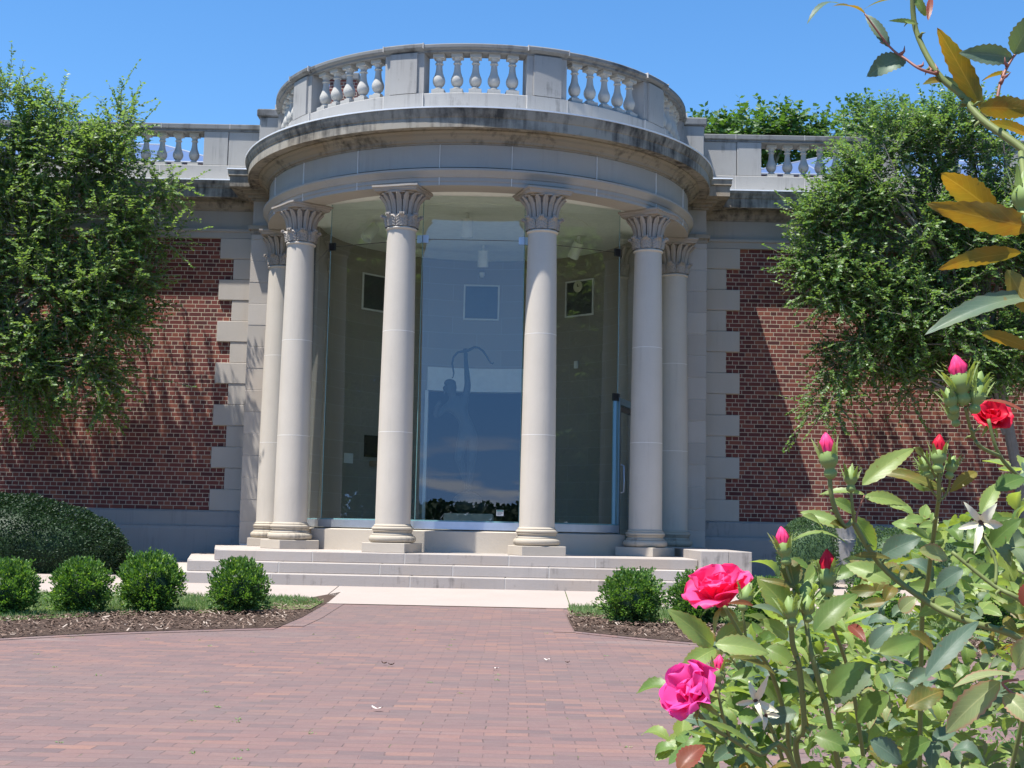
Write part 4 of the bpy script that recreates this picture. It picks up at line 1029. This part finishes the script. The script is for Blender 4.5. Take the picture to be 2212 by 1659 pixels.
def leaflet(m,P,Q,w,nrm,bend=.08,fold=.22,mi=0,rnd_=0,N=18,twist=0,wave=.0):
    P=P-O_; Q=Q-O_; d=Q-P; L=d.length; d.normalize(); n=nrm-d*nrm.dot(d)
    if n.length<1e-5: n=d.orthogonal()
    n.normalize(); s_=d.cross(n); vs=[]; at_=[]
    us=(-1,-.6,-.22,0,.22,.6,1)
    for i in range(N+1):
        t=i/N; f=(sin(pi*t**.86)**.72)*(1-.18*t) if 0<t<1 else 0
        if i==0: f=.05
        if i==N: f=.0
        saw=1.0 if i%2 else .87
        tw=twist*(t-.3); s2=s_*cos(tw)+n*sin(tw); n2=n*cos(tw)-s_*sin(tw)
        c=P+d*(L*t)+n*(bend*L*(4*t*(1-t)))-n*(bend*.5*L*t*t)
        for u in us:
            hw=w*.5*f*(saw if abs(u)==1 else 1)
            z=fold*abs(u)**1.3*hw+wave*w*sin(t*9+u*2.2)*abs(u)
            vs.append(c+s2*(u*hw)+n2*z); at_.append((u,t,rnd_))
    k=len(us); fs=[(i*k+j,i*k+j+1,i*k+k+j+1,i*k+k+j) for i in range(N) for j in range(k-1)]
    m.add2(vs,at_,fs,mi)
rr_=random.Random(77)
VIEW=lambda p:(CPOS-p).normalized()
def pxleaf(b,t,w,D,mat,up=None,bend=.08,fold=.25,D2=None,twist=0,wave=.02,face=.62,name='leaf'):
    P=PXD(b[0],b[1],D); Q=PXD(t[0],t[1],D2 or D+rr_.uniform(-.03,.03)); m=LB()
    n=(VIEW(P)*face+Vector((0,0,1))*(1-abs(face))*.8+(up or Vector((0,0,0)))).normalized()
    leaflet(m,P,Q,w*(D/CF),n,bend,fold,0,rr_.random(),twist=twist,wave=wave)
    return m.build(name,RM[mat],RO,180)
# hand placed leaves read off the photo: base px, tip px, width px, depth m, material, extras
LV=[((1921,102),(1868,28),30,1.25,3,{}),((1868,30),(1800,10),34,1.25,2,dict(face=.3)),((1812,8),(1742,45),22,1.25,3,dict(face=.3,bend=.15)),
((1957,127),(1872,163),58,1.25,3,dict(bend=.14,wave=.06)),((2121,233),(2024,58),54,1.22,2,dict(face=-.8,wave=.07)),((2187,125),(2073,114),52,1.2,3,dict(face=.8)),
((2189,116),(2245,20),60,1.2,3,dict(face=.8)),((2115,233),(2245,238),58,1.15,2,dict(face=-.75,fold=.2)),((2182,156),(2119,174),16,1.2,2,dict(face=-.3)),
((2240,492),(2004,442),74,1.1,2,dict(face=-.85,fold=.25,bend=-.06,wave=.05)),((2157,465),(2030,372),72,1.12,2,dict(face=-.8,wave=.04)),((2206,546),(2024,580),50,1.12,2,dict(face=-.6)),
((2175,583),(2235,690),56,1.1,2,dict(face=-.7)),((2240,640),(1998,716),60,1.1,3,dict(face=.5,fold=.35)),((2120,719),(2240,760),36,1.1,2,dict(face=-.6)),((2240,505),(2120,487),30,1.3,0,{}),
((2235,300),(2120,262),40,1.3,2,dict(face=-.3)),((2030,165),(2092,215),26,1.24,3,{}),((2040,178),(1995,180),24,1.24,2,{}),((2092,214),(2130,262),36,1.24,2,dict(face=-.2)),
((2000,35),(1968,-20),22,1.25,1,{}),((1984,52),(1920,44),14,1.25,1,{}),((1960,0),(1866,16),30,1.24,2,dict(face=.2)),((2005,44),(2012,-10),16,1.24,5,{}),
((2215,893),(2118,862),28,1.3,5,dict(face=.2)),((1863,1048),(1975,966),50,1.4,1,dict(face=.6)),((1976,967),(1996,985),20,1.4,2,{}),((1867,1073),(1960,1090),38,1.42,1,dict(face=.6)),((1867,1068),(1768,1066),26,1.42,1,dict(face=.35)),
((2042,1062),(1878,1012),34,1.45,2,dict(face=.5,wave=.07)),((2000,1060),(1940,1010),34,1.5,1,{}),((2110,1020),(2052,1062),34,1.45,2,{}),
((1775,1140),(1735,1112),34,1.42,1,dict(face=.5)),((1822,1140),(1728,1104),36,1.42,1,dict(face=.6)),((1823,1142),(1795,1130),28,1.42,2,{}),((1843,1116),(1893,1190),48,1.45,1,dict(face=.7)),((1905,1200),(1990,1160),58,1.46,3,dict(face=.7)),
((1986,1190),(2050,1205),46,1.5,4,dict(face=.7)),((1925,1258),(1826,1218),54,1.45,1,{}),((1832,1176),(1690,1172),22,1.42,1,dict(face=.25,bend=.2)),((1845,1200),(1925,1205),18,1.42,2,{}),
((1759,1366),(1852,1280),64,1.35,0,dict(face=.5,bend=.1)),((1835,1350),(1870,1385),30,1.42,5,{}),((2000,1462),(2115,1338),54,1.25,3,dict(face=.6)),((1945,1320),(1980,1290),44,1.45,4,{}),
((2160,1472),(2040,1584),72,1.15,4,dict(face=.7)),((2195,1460),(2058,1480),46,1.15,4,dict(face=.2)),((2170,1500),(2240,1570),60,1.15,4,{}),((2195,1440),(2240,1370),60,1.15,4,{}),
((1540,1396),(1444,1317),58,1.38,1,dict(face=.75)),((1545,1392),(1662,1410),56,1.4,1,dict(face=.6)),((1546,1387),(1622,1344),44,1.42,1,dict(face=.6)),((1722,1335),(1636,1246),70,1.45,1,dict(face=.85)),
((1716,1266),(1702,1204),54,1.42,2,dict(face=.7)),((1720,1270),(1640,1250),18,1.42,2,{}),((1702,1378),(1641,1338),44,1.46,1,{}),((1692,1332),(1625,1308),30,1.36,3,dict(face=.4)),((1628,1309),(1573,1302),16,1.36,5,{}),
((1546,1402),(1466,1452),50,1.4,1,{}),((1550,1400),(1505,1430),40,1.42,0,dict(face=.3)),((1555,1405),(1590,1440),42,1.42,0,dict(face=.3)),((1675,1458),(1573,1414),28,1.36,2,dict(face=.4)),((1643,1448),(1575,1466),30,1.42,0,{}),
((1636,1624),(1505,1550),24,1.3,0,dict(face=.3,fold=.6)),((1466,1665),(1522,1608),60,1.25,5,dict(face=.4)),((1740,1260),(1790,1205),44,1.5,1,dict(face=.8)),((1655,1400),(1720,1440),50,1.5,0,{}),((1700,1460),(1765,1490),52,1.45,1,{}),
((1790,1500),(1870,1430),70,1.38,0,dict(face=.7)),((1880,1450),(1800,1520),60,1.4,3,{}),((1900,1410),(1990,1380),52,1.35,0,dict(face=.8)),((1880,1400),(1930,1350),46,1.4,3,{}),((1760,1300),(1830,1330),54,1.5,1,{}),
((1850,1230),(1790,1250),40,1.5,0,{}),((1920,1500),(1850,1560),66,1.4,0,{}),((1960,1530),(2040,1490),62,1.38,2,dict(wave=.08)),((2080,1230),(2020,1270),50,1.4,3,{}),((2100,1250),(2170,1230),54,1.4,0,{}),
((2140,1180),(2205,1120),54,1.4,0,{}),((2150,1060),(2215,1030),50,1.45,0,{}),((2120,1110),(2160,1040),40,1.5,1,{}),((2212,1310),(2240,1250),50,1.2,5,{}),((2060,1300),(1985,1330),50,1.45,1,{}),
((1640,1470),(1690,1520),44,1.5,0,{}),((1720,1540),(1650,1560),48,1.45,3,{}),((1760,1590),(1835,1620),56,1.4,0,{}),((1600,1620),(1660,1660),50,1.4,0,{}),((1880,1600),(1950,1650),60,1.4,3,{}),((2010,1600),(1945,1640),58,1.4,0,{}),((1800,1080),(1850,1110),34,1.5,1,{})]
for b,t,w,D,mt,k in LV: pxleaf(b,t,w,D,mt,**k)
def compound(m,P,d,L,mi,r,n=5):
    d=d.normalized(); up=Vector((0,0,1))+VIEW(P)*r.uniform(-.1,.8)+rvec(r)*.45; s_=d.cross(up).normalized(); up=s_.cross(d).normalized()
    pos=[(1.0,0)]+[(q,sg) for q in ((.66,.30) if n>=5 else (.55,)) for sg in (-1,1)]
    rd=r.random()
    for q,sg in pos:
        b=P+d*(L*q)-up*(L*.12*q*q); dd=d if sg==0 else (d*.55+s_*sg*.9); dd=(dd+rvec(r)*.18-up*.1).normalized()
        ll=L*r.uniform(.62,.80)*(1.0 if q>.5 else .8)
        leaflet(m,b,b+dd*ll,ll*r.uniform(.52,.66),up+rvec(r)*.3,r.uniform(-.08,.30),r.uniform(.05,.6),mi,(rd+r.random()*.4)%1,N=14,twist=r.uniform(-.5,.5),wave=r.uniform(0,.05))
def ytop(px):
    T_=[(1480,1560),(1560,1400),(1640,1330),(1720,1240),(1850,1190),(1990,1130),(2100,1050),(2240,960)]
    return interp(T_,px)
r=random.Random(91); mats=[0,0,0,1,1,3,3,4,2]
for i in range(60):
    px=r.uniform(1540,2240); y0=ytop(px)+30; py=r.uniform(min(y0,1640),1700); P=PXD(px,py,r.uniform(1.5,1.95))
    m=LB(); d=Vector((r.uniform(-1,1),r.uniform(-.6,.6),r.uniform(-.2,.8))); compound(m,P,d,r.uniform(.04,.055),0,r,5 if r.random()<.6 else 3); m.build('leaf',RM[r.choice(mats)],RO,180)
m=LB()
for i in range(330):
    px=r.uniform(1530,2330); y0=ytop(min(px,2240))+60; py=r.uniform(min(y0,1650),1850); P=PXD(px,py,r.uniform(1.7,2.5))
    compound(m,P,Vector((r.uniform(-1,1),r.uniform(-.6,.6),r.uniform(-.3,.7))),r.uniform(.05,.075),r.choice((0,0,1,1,3)),r)
tag(m.build('foliage',RM,RO,180),kind='stuff')
# canes
def cane(pts,rs,mat=CANE,thorns=0,name='cane',root=False):
    P=[PXD(*p)-O_ for p in pts]
    if root: P=P+[Vector((P[-1].x*.45,P[-1].y*.45,(P[-1].z)*.5)),Vector((r.uniform(-.05,.05),r.uniform(-.05,.05),-.02))]
    # smooth
    Q=[]
    n=len(P)
    for i in range(n-1):
        p0,p1,p2,p3=P[max(i-1,0)],P[i],P[i+1],P[min(i+2,n-1)]
        for k in range(5):
            t=k/5; Q.append(.5*((2*p1)+(p2-p0)*t+(2*p0-5*p1+4*p2-p3)*t*t+(3*p1-p0-3*p2+p3)*t**3))
    Q.append(P[-1]); R_=[.85*(rs[0]+(rs[1]-rs[0])*i/(len(Q)-1)) for i in range(len(Q))]
    m=MB(); m.tube(Q,R_,8)
    for k in range(thorns):
        i=r.randrange(1,len(Q)-2); d=rvec(r); t=(Q[i+1]-Q[i]).normalized(); d=(d-t*d.dot(t)).normalized()
        m.tube([Q[i]+d*R_[i]*.5,Q[i]+d*(R_[i]+.004)-t*.001,Q[i]+d*(R_[i]+.008)+t*.002],[.0022,.0012,.0002],5)
    return m.build(name,mat,RO,180)
cane([(1971,-30,1.25),(1978,64,1.25),(2025,158,1.23),(2075,204,1.22),(2121,258,1.2),(2212,325,1.17),(2300,420,1.15),(2420,800,1.2),(2380,1250,1.4)],(.0028,.0055),CANE,22,root=True)
cane([(2035,163,1.23),(1990,150,1.23),(1957,128,1.24),(1921,100,1.25),(1868,30,1.25)],(.0018,.0010),CANER,6)
cane([(2150,250,1.18),(2161,180,1.19),(2188,124,1.2),(2215,100,1.2)],(.0018,.0012),CANER,4)
cane([(2240,520,1.1),(2228,480,1.1),(2215,400,1.12),(2205,330,1.16)],(.003,.003),CANE,2)
cane([(1840,1122,1.42),(1902,1220,1.43),(1997,1296,1.42),(2077,1338,1.4),(2212,1385,1.4),(2300,1500,1.5)],(.0034,.005),CANE,14,root=True)
cane([(2056,1192,1.38),(2147,1265,1.36),(2212,1303,1.35),(2330,1420,1.4)],(.0022,.004),CANE,4,root=True)
cane([(2115,1150,1.38),(2150,1210,1.37),(2150,1262,1.36)],(.0018,.0022),CANE,2)
cane([(1792,1025,1.4),(1798,1080,1.4),(1822,1135,1.41),(1842,1125,1.42)],(.0028,.0032),CANE,3)
cane([(1838,1060,1.41),(1842,1100,1.41),(1845,1128,1.42)],(.0018,.0022),CANE)
cane([(1867,1070,1.42),(1853,1105,1.42),(1848,1130,1.42)],(.0012,.0014),CANER)
cane([(1975,968,1.4),(2000,992,1.42),(2020,1030,1.44)],(.0014,.0016),CANE)
cane([(2135,905,1.48),(2160,985,1.48),(2220,1045,1.5),(2300,1100,1.5)],(.0022,.0036),CANE,5,root=True)
cane([(2085,880,1.42),(2100,935,1.44),(2118,965,1.46),(2160,985,1.48)],(.0022,.0026),CANE,4)
cane([(2028,1020,1.44),(2028,1075,1.45),(2020,1130,1.5),(2005,1250,1.55),(1990,1400,1.6)],(.0026,.004),CANE,5,root=True)
cane([(2001,1025,1.44),(2010,1055,1.45),(2026,1075,1.45)],(.0014,.0016),CANE); cane([(2053,1025,1.44),(2048,1060,1.45),(2028,1085,1.45)],(.0014,.0016),CANE)
cane([(1565,1310,1.40),(1588,1350,1.41),(1610,1385,1.42),(1660,1440,1.46),(1700,1560,1.5),(1720,1680,1.55)],(.0022,.0036),CANE,6,root=True)
cane([(1602,1310,1.41),(1608,1350,1.41),(1612,1388,1.42)],(.0015,.0018),CANE)
cane([(1500,1530,1.36),(1530,1565,1.36),(1570,1590,1.38),(1640,1630,1.4),(1720,1665,1.45)],(.0026,.0036),CANE,6,root=True)
cane([(1550,1490,1.36),(1560,1540,1.36),(1575,1590,1.38)],(.0016,.002),CANE,2)
cane([(1630,1530,1.4),(1665,1570,1.42),(1690,1640,1.45)],(.002,.0028),CANE,4)
cane([(1709,1330,1.4),(1712,1390,1.41),(1727,1446,1.42),(1737,1569,1.44),(1730,1680,1.48)],(.0032,.0042),CANE,18,root=True)
cane([(1737,1300,1.43),(1745,1370,1.42),(1755,1420,1.41),(1776,1499,1.42),(1800,1600,1.45)],(.0028,.0042),CANE,14,root=True)
cane([(1786,1275,1.42),(1790,1330,1.44),(1830,1440,1.5),(1860,1600,1.55)],(.002,.0034),CANE,6,root=True)
cane([(1696,1215,1.42),(1706,1250,1.42),(1722,1290,1.43),(1740,1340,1.43)],(.0016,.002),CANE,2)
cane([(2115,1138,1.40),(2150,1200,1.38)],(.0018,.0018),CANE)
cane([(2200,1468,1.15),(2165,1475,1.15),(2190,1500,1.15)],(.0014,.0014),CANER)
# flowers
def petal(m,c,axis,xdir,ang,L,w,p0,p1,r0,rn,cup=.35,wave=.08,r=None):
    z=axis.normalized(); x=(xdir-z*xdir.dot(z)).normalized(); y=z.cross(x); rd=x*cos(ang)+y*sin(ang); sd=z.cross(rd)
    N=14; U=13; vs=[]; at_=[]; pos=c+rd*r0; ph=r.uniform(0,6)
    for i in range(N+1):
        t=i/N; phi=p0+(p1-p0)*t*t
        tang=z*cos(phi)+rd*sin(phi); nor=rd*cos(phi)-z*sin(phi)
        if i: pos=pos+tang*(L/N)
        f=min(1.0,(.28+.95*t**.7))*(1.0 if t<.72 else math.sqrt(max(.0,1-((t-.72)/.30)**2)))
        for j in range(U):
            u=j/(U-1)*2-1; hw=w*.5*f
            q=pos+sd*(u*hw)-nor*(cup*hw*u*u)+nor*(wave*w*t*t*sin(u*4+ph))+tang*(-.10*L*t*u*u+.03*L*sin(u*5+ph)*t)
            vs.append(q-O_); at_.append((u,t,rn))
    m.add2(vs,at_,[(i*U+j,i*U+j+1,i*U+U+j+1,i*U+U+j) for i in range(N) for j in range(U-1)])
def sepal_leaf(m,c,d,nrm,L,w,bend=.1,mi=0): leaflet(m,c,c+d.normalized()*L,w,nrm,bend,.3,mi,rr_.random(),N=10)
def rose(px,py,D,size,axis,mat,seed,outer=5,lab=None,wither=0,spec=None):
    r=random.Random(seed); c=PXD(px,py,D); m=LB(); z=axis.normalized(); xd=RIGHT
    k=size
    for q in range(outer):
        a=2*pi*q/outer+r.uniform(-.2,.2)+.4; petal(m,c,z,xd,a,k*.56,k*.62,rad(35+r.uniform(-8,10)),rad(98+r.uniform(-14,18)),k*.03,r.random(),.22,.07+wither,r=r)
    for q in range(5):
        a=2*pi*q/5+r.uniform(-.3,.3); petal(m,c+z*k*.02,z,xd,a,k*.54,k*.62,rad(22+r.uniform(-8,12)),rad(60+r.uniform(-30,30)),k*.025,r.random(),.45,.08+wither,r=r)
    for q in range(3):
        a=2*pi*q/3+.5; petal(m,c+z*k*.03,z,xd,a,k*.40,k*.40,rad(6),rad(12+r.uniform(-10,18)),k*.03,r.random(),.8,.06+wither,r=r)
    f=m.build('flower',mat,RO,180); f['label']=lab
    m=LB()
    s2=MB()
    s2.ball(tuple(c-z*k*.07-O_),k*.065,k*.065,k*.09,10,8)
    cal=s2.build('calyx',HIP,f,180)
    m=LB()
    xx=(xd-z*xd.dot(z)).normalized(); yy=z.cross(xx)
    for q in range(5):
        a=2*pi*q/5+.2; d=(xx*cos(a)+yy*sin(a))*.8-z*r.uniform(.2,.8); sepal_leaf(m,c-z*k*.02,d,z,k*.38,k*.10,.15)
    m.build('sepal',SEP,f,180)
rose(1560,1308,1.45,.082,Vector((-.25,-.35,.9)),PINK,3,5,'large hot pink rose, fully open and upright')
rose(1515,1512,1.36,.070,Vector((-.62,-.45,.42)),MAG,8,5,'magenta rose with curling petals, nearest the bottom of the photo',wither=.10)
rose(2140,915,1.55,.050,Vector((-.1,-.7,.5)),REDP,5,5,'red rose half hidden behind a cluster of green buds')
def bud(px,py,D,s,axis,open_=.0,mat=REDP,fuzzy=0,seed=1,name='bud'):
    r=random.Random(seed); c=PXD(px,py,D); z=axis.normalized(); m=MB(); s*=1.3
    xx=(RIGHT-z*RIGHT.dot(z)).normalized(); yy=z.cross(xx)
    # hip + calyx as a lathe along the axis
    prof=[(.0,-.42),(.10,-.40),(.20,-.32),(.23,-.22),(.19,-.12),(.15,-.06),(.22,.02),(.30,.14),(.32,.28),(.27,.45),(.17,.62),(.06,.78),(.0,.84)]
    n=14; vs=[]
    for rad_,h in prof:
        for k in range(n):
            a=2*pi*k/n; vs.append(c+z*(h*s)+(xx*cos(a)+yy*sin(a))*(rad_*s)-O_)
    fs=[(i*n+k,i*n+(k+1)%n,i*n+n+(k+1)%n,i*n+n+k) for i in range(len(prof)-1) for k in range(n)]
    m.add(vs,fs); b=m.build(name,HIP,RO,180)
    if open_>0:
        p=LB()
        for q in range(5): petal(p,c+z*s*.15,z,RIGHT,2*pi*q/5,s*(.88+open_*.35),s*.55,rad(14),rad(-50),s*.17,r.random(),.9,.02,r=r)
        p.build('petals',mat,b,180)
    p=LB()
    for q in range(5):
        a=2*pi*q/5+r.uniform(-.2,.2); rd=xx*cos(a)+yy*sin(a); sp=r.uniform(.10,.4)+fuzzy*.5
        sepal_leaf(p,c+rd*s*.24+z*s*.05,z+rd*sp*.8,rd,s*r.uniform(.75,1.05),s*.26,-.06)
        if fuzzy:
            for e in range(5): sepal_leaf(p,c+rd*s*(.26+.05*e)+z*s*(.3+.12*e),z*.5+rd+rvec(r)*.8,rd,s*.22,s*.04)
    p.build('sepals',SEP,b,180)
U_=Vector((0,0,1))
bud(1792,1008,1.40,.024,Vector((-.15,-.1,1)),.5,PINK,0,1); bud(1838,1045,1.41,.017,U_,0,PINK,.3,2); bud(2027,1000,1.43,.020,Vector((.05,0,1)),.6,REDP,0,3)
bud(2001,1015,1.44,.015,Vector((-.25,0,1)),0,PINK,.2,4); bud(2053,1018,1.44,.016,Vector((.25,0,1)),0,PINK,.1,5); bud(2028,1030,1.45,.012,U_,0,PINK,0,6)
bud(2078,845,1.42,.028,Vector((-.2,-.1,1)),.25,PINK,1,7); bud(2108,838,1.43,.018,Vector((.35,0,1)),0,PINK,.5,8); bud(2058,875,1.42,.018,Vector((-.35,0,1)),0,PINK,.4,9); bud(2108,870,1.42,.022,Vector((.2,-.1,1)),0,PINK,.3,10); bud(2078,865,1.42,.012,U_,0,PINK,0,11)
bud(2062,905,1.43,.016,Vector((-.3,0,1)),0,PINK,.3,12); bud(1696,1200,1.42,.020,Vector((-.15,0,1)),.6,PINK,.2,13); bud(1787,1262,1.42,.024,Vector((0,0,1)),.6,REDP,.3,14)
bud(1709,1332,1.40,.020,Vector((-.15,0,1)),0,PINK,1,15); bud(1738,1300,1.43,.022,Vector((.15,0,1)),0,PINK,1,16); bud(1745,1325,1.41,.018,U_,0,PINK,1,17); bud(1783,1288,1.42,.012,U_,0,PINK,0,18)
bud(1608,1300,1.40,.018,Vector((.25,0,1)),0,PINK,.5,19); bud(1549,1470,1.37,.018,Vector((.1,0,1)),.4,PINK,.2,20); bud(1550,1492,1.37,.012,U_,0,PINK,0,21); bud(2215,450,1.1,.028,Vector((.1,0,1)),0,PINK,.1,22); bud(2003,1040,1.5,.02,U_,0,PINK,.2,23)
def star(px,py,D,s,seed):
    r=random.Random(seed); c=PXD(px,py,D); p=LB(); z=VIEW(c)
    xx=(RIGHT-z*RIGHT.dot(z)).normalized(); yy=z.cross(xx)
    for q in range(5):
        a=2*pi*q/5-pi/2+r.uniform(-.35,.35); d=xx*cos(a)+yy*sin(a)+z*r.uniform(-.5,.7); leaflet(p,c,c+d*s*r.uniform(.7,1.15),s*r.uniform(.24,.4),z,r.uniform(-.1,.35),r.uniform(.1,.6),0,.5,N=10,twist=r.uniform(-1,1))
    f=p.build('spent_flower',CREAM,RO,180)
    m=MB()
    for k in range(26):
        d=(rvec(r)*.6+z).normalized(); m.tube([c-O_,c+d*s*.16-O_],[.0006,.0009],4)
    m.build('stamens',LF,f)
star(2120,1129,1.38,.030,1); star(1633,1515,1.40,.026,2); star(1655,1545,1.41,.018,3)
# ground cover at the foot of the roses
m=MB(); r=random.Random(66)
for i in range(9000):
    x=r.uniform(2.0,5.2); y=r.uniform(-18.6,-15.4)
    if mnoise.noise(Vector((x*1.5,y*1.5,0)))<-.08: continue
    leafquad(m,Vector((x,y,-.15+r.random()*.11)),Vector((r.uniform(-1,1),r.uniform(-1,1),r.uniform(.1,1.2))),rvec(r)+Vector((0,0,1)),.035,.008)
tag(m.build('ground_cover',M['box']),kind='stuff')

# ------------------------------------------------------------------ light, world, camera
AZ=rad(52); EL=rad(68.6)
sd=Vector((-sin(AZ)*cos(EL),-cos(AZ)*cos(EL),sin(EL)))
L=bpy.data.lights.new('sun','SUN'); L.energy=5.0; L.angle=rad(.53); L.color=(1,.965,.91)
lo=bpy.data.objects.new('sun',L); col.objects.link(lo); lo.rotation_euler=sd.to_track_quat('Z','Y').to_euler()
w=bpy.data.worlds.new('World'); sc.world=w; w.use_nodes=True; nt=w.node_tree; nt.nodes.clear(); g=G(nt)
out=g.n('OutputWorld'); bg=g.n('Background'); bg.inputs[1].default_value=.118
sky=g.n('TexSky'); sky.sky_type='NISHITA'; sky.sun_disc=False; sky.sun_elevation=EL; sky.sun_rotation=rad(180+52); sky.altitude=200; sky.air_density=1.0; sky.dust_density=.15; sky.ozone_density=4.0
hs=g.n('HueSaturation'); hs.inputs['Saturation'].default_value=1.22; hs.inputs['Value'].default_value=1.0; g.l(sky.outputs[0],hs.inputs['Color'])
tc=g.n('TexCoord').outputs['Generated']; sx=g.n('SeparateXYZ'); g.l(tc,sx.inputs[0])
cn=g.noise(g.mapping(tc,(9,9,42),(2.3,1.1,.4)),1.5,6,.55)
low=g.math('MULTIPLY',g.step(sx.outputs[2],.075,.035),g.step(sx.outputs[1],-.2,-.6))
cf=g.math('MULTIPLY',g.step(cn,.50,.62),low)
lowb=g.math('MULTIPLY',g.step(sx.outputs[2],.42,.10),g.step(sx.outputs[1],.1,-.4))
base_sky=g.mix(g.math('MULTIPLY',lowb,.85),hs.outputs[0],(1.35,3.3,7.8,1))
skyc=g.mix(g.math('MULTIPLY',cf,.7),base_sky,(7.5,7.5,8.2,1))
g.l(skyc,bg.inputs[0]); g.l(bg.outputs[0],out.inputs[0])
cam=bpy.data.cameras.new('camera'); co=bpy.data.objects.new('camera',cam); col.objects.link(co); sc.camera=co
cam.sensor_width=36; cam.sensor_fit='HORIZONTAL'; cam.lens=36*CF/2212; cam.clip_start=.05; cam.clip_end=2000
Rm=Matrix((RIGHT,UP,-FWD)).transposed().to_4x4(); co.matrix_world=Matrix.Translation(CPOS)@Rm
sc.render.resolution_x=1024; sc.render.resolution_y=768
sc.render.engine='CYCLES'
sc.cycles.max_bounces=8; sc.cycles.transparent_max_bounces=12
vs_=sc.view_settings; vs_.view_transform='Standard'; vs_.look='None'; vs_.gamma=1; vs_.exposure=.90; vs_.use_curve_mapping=False
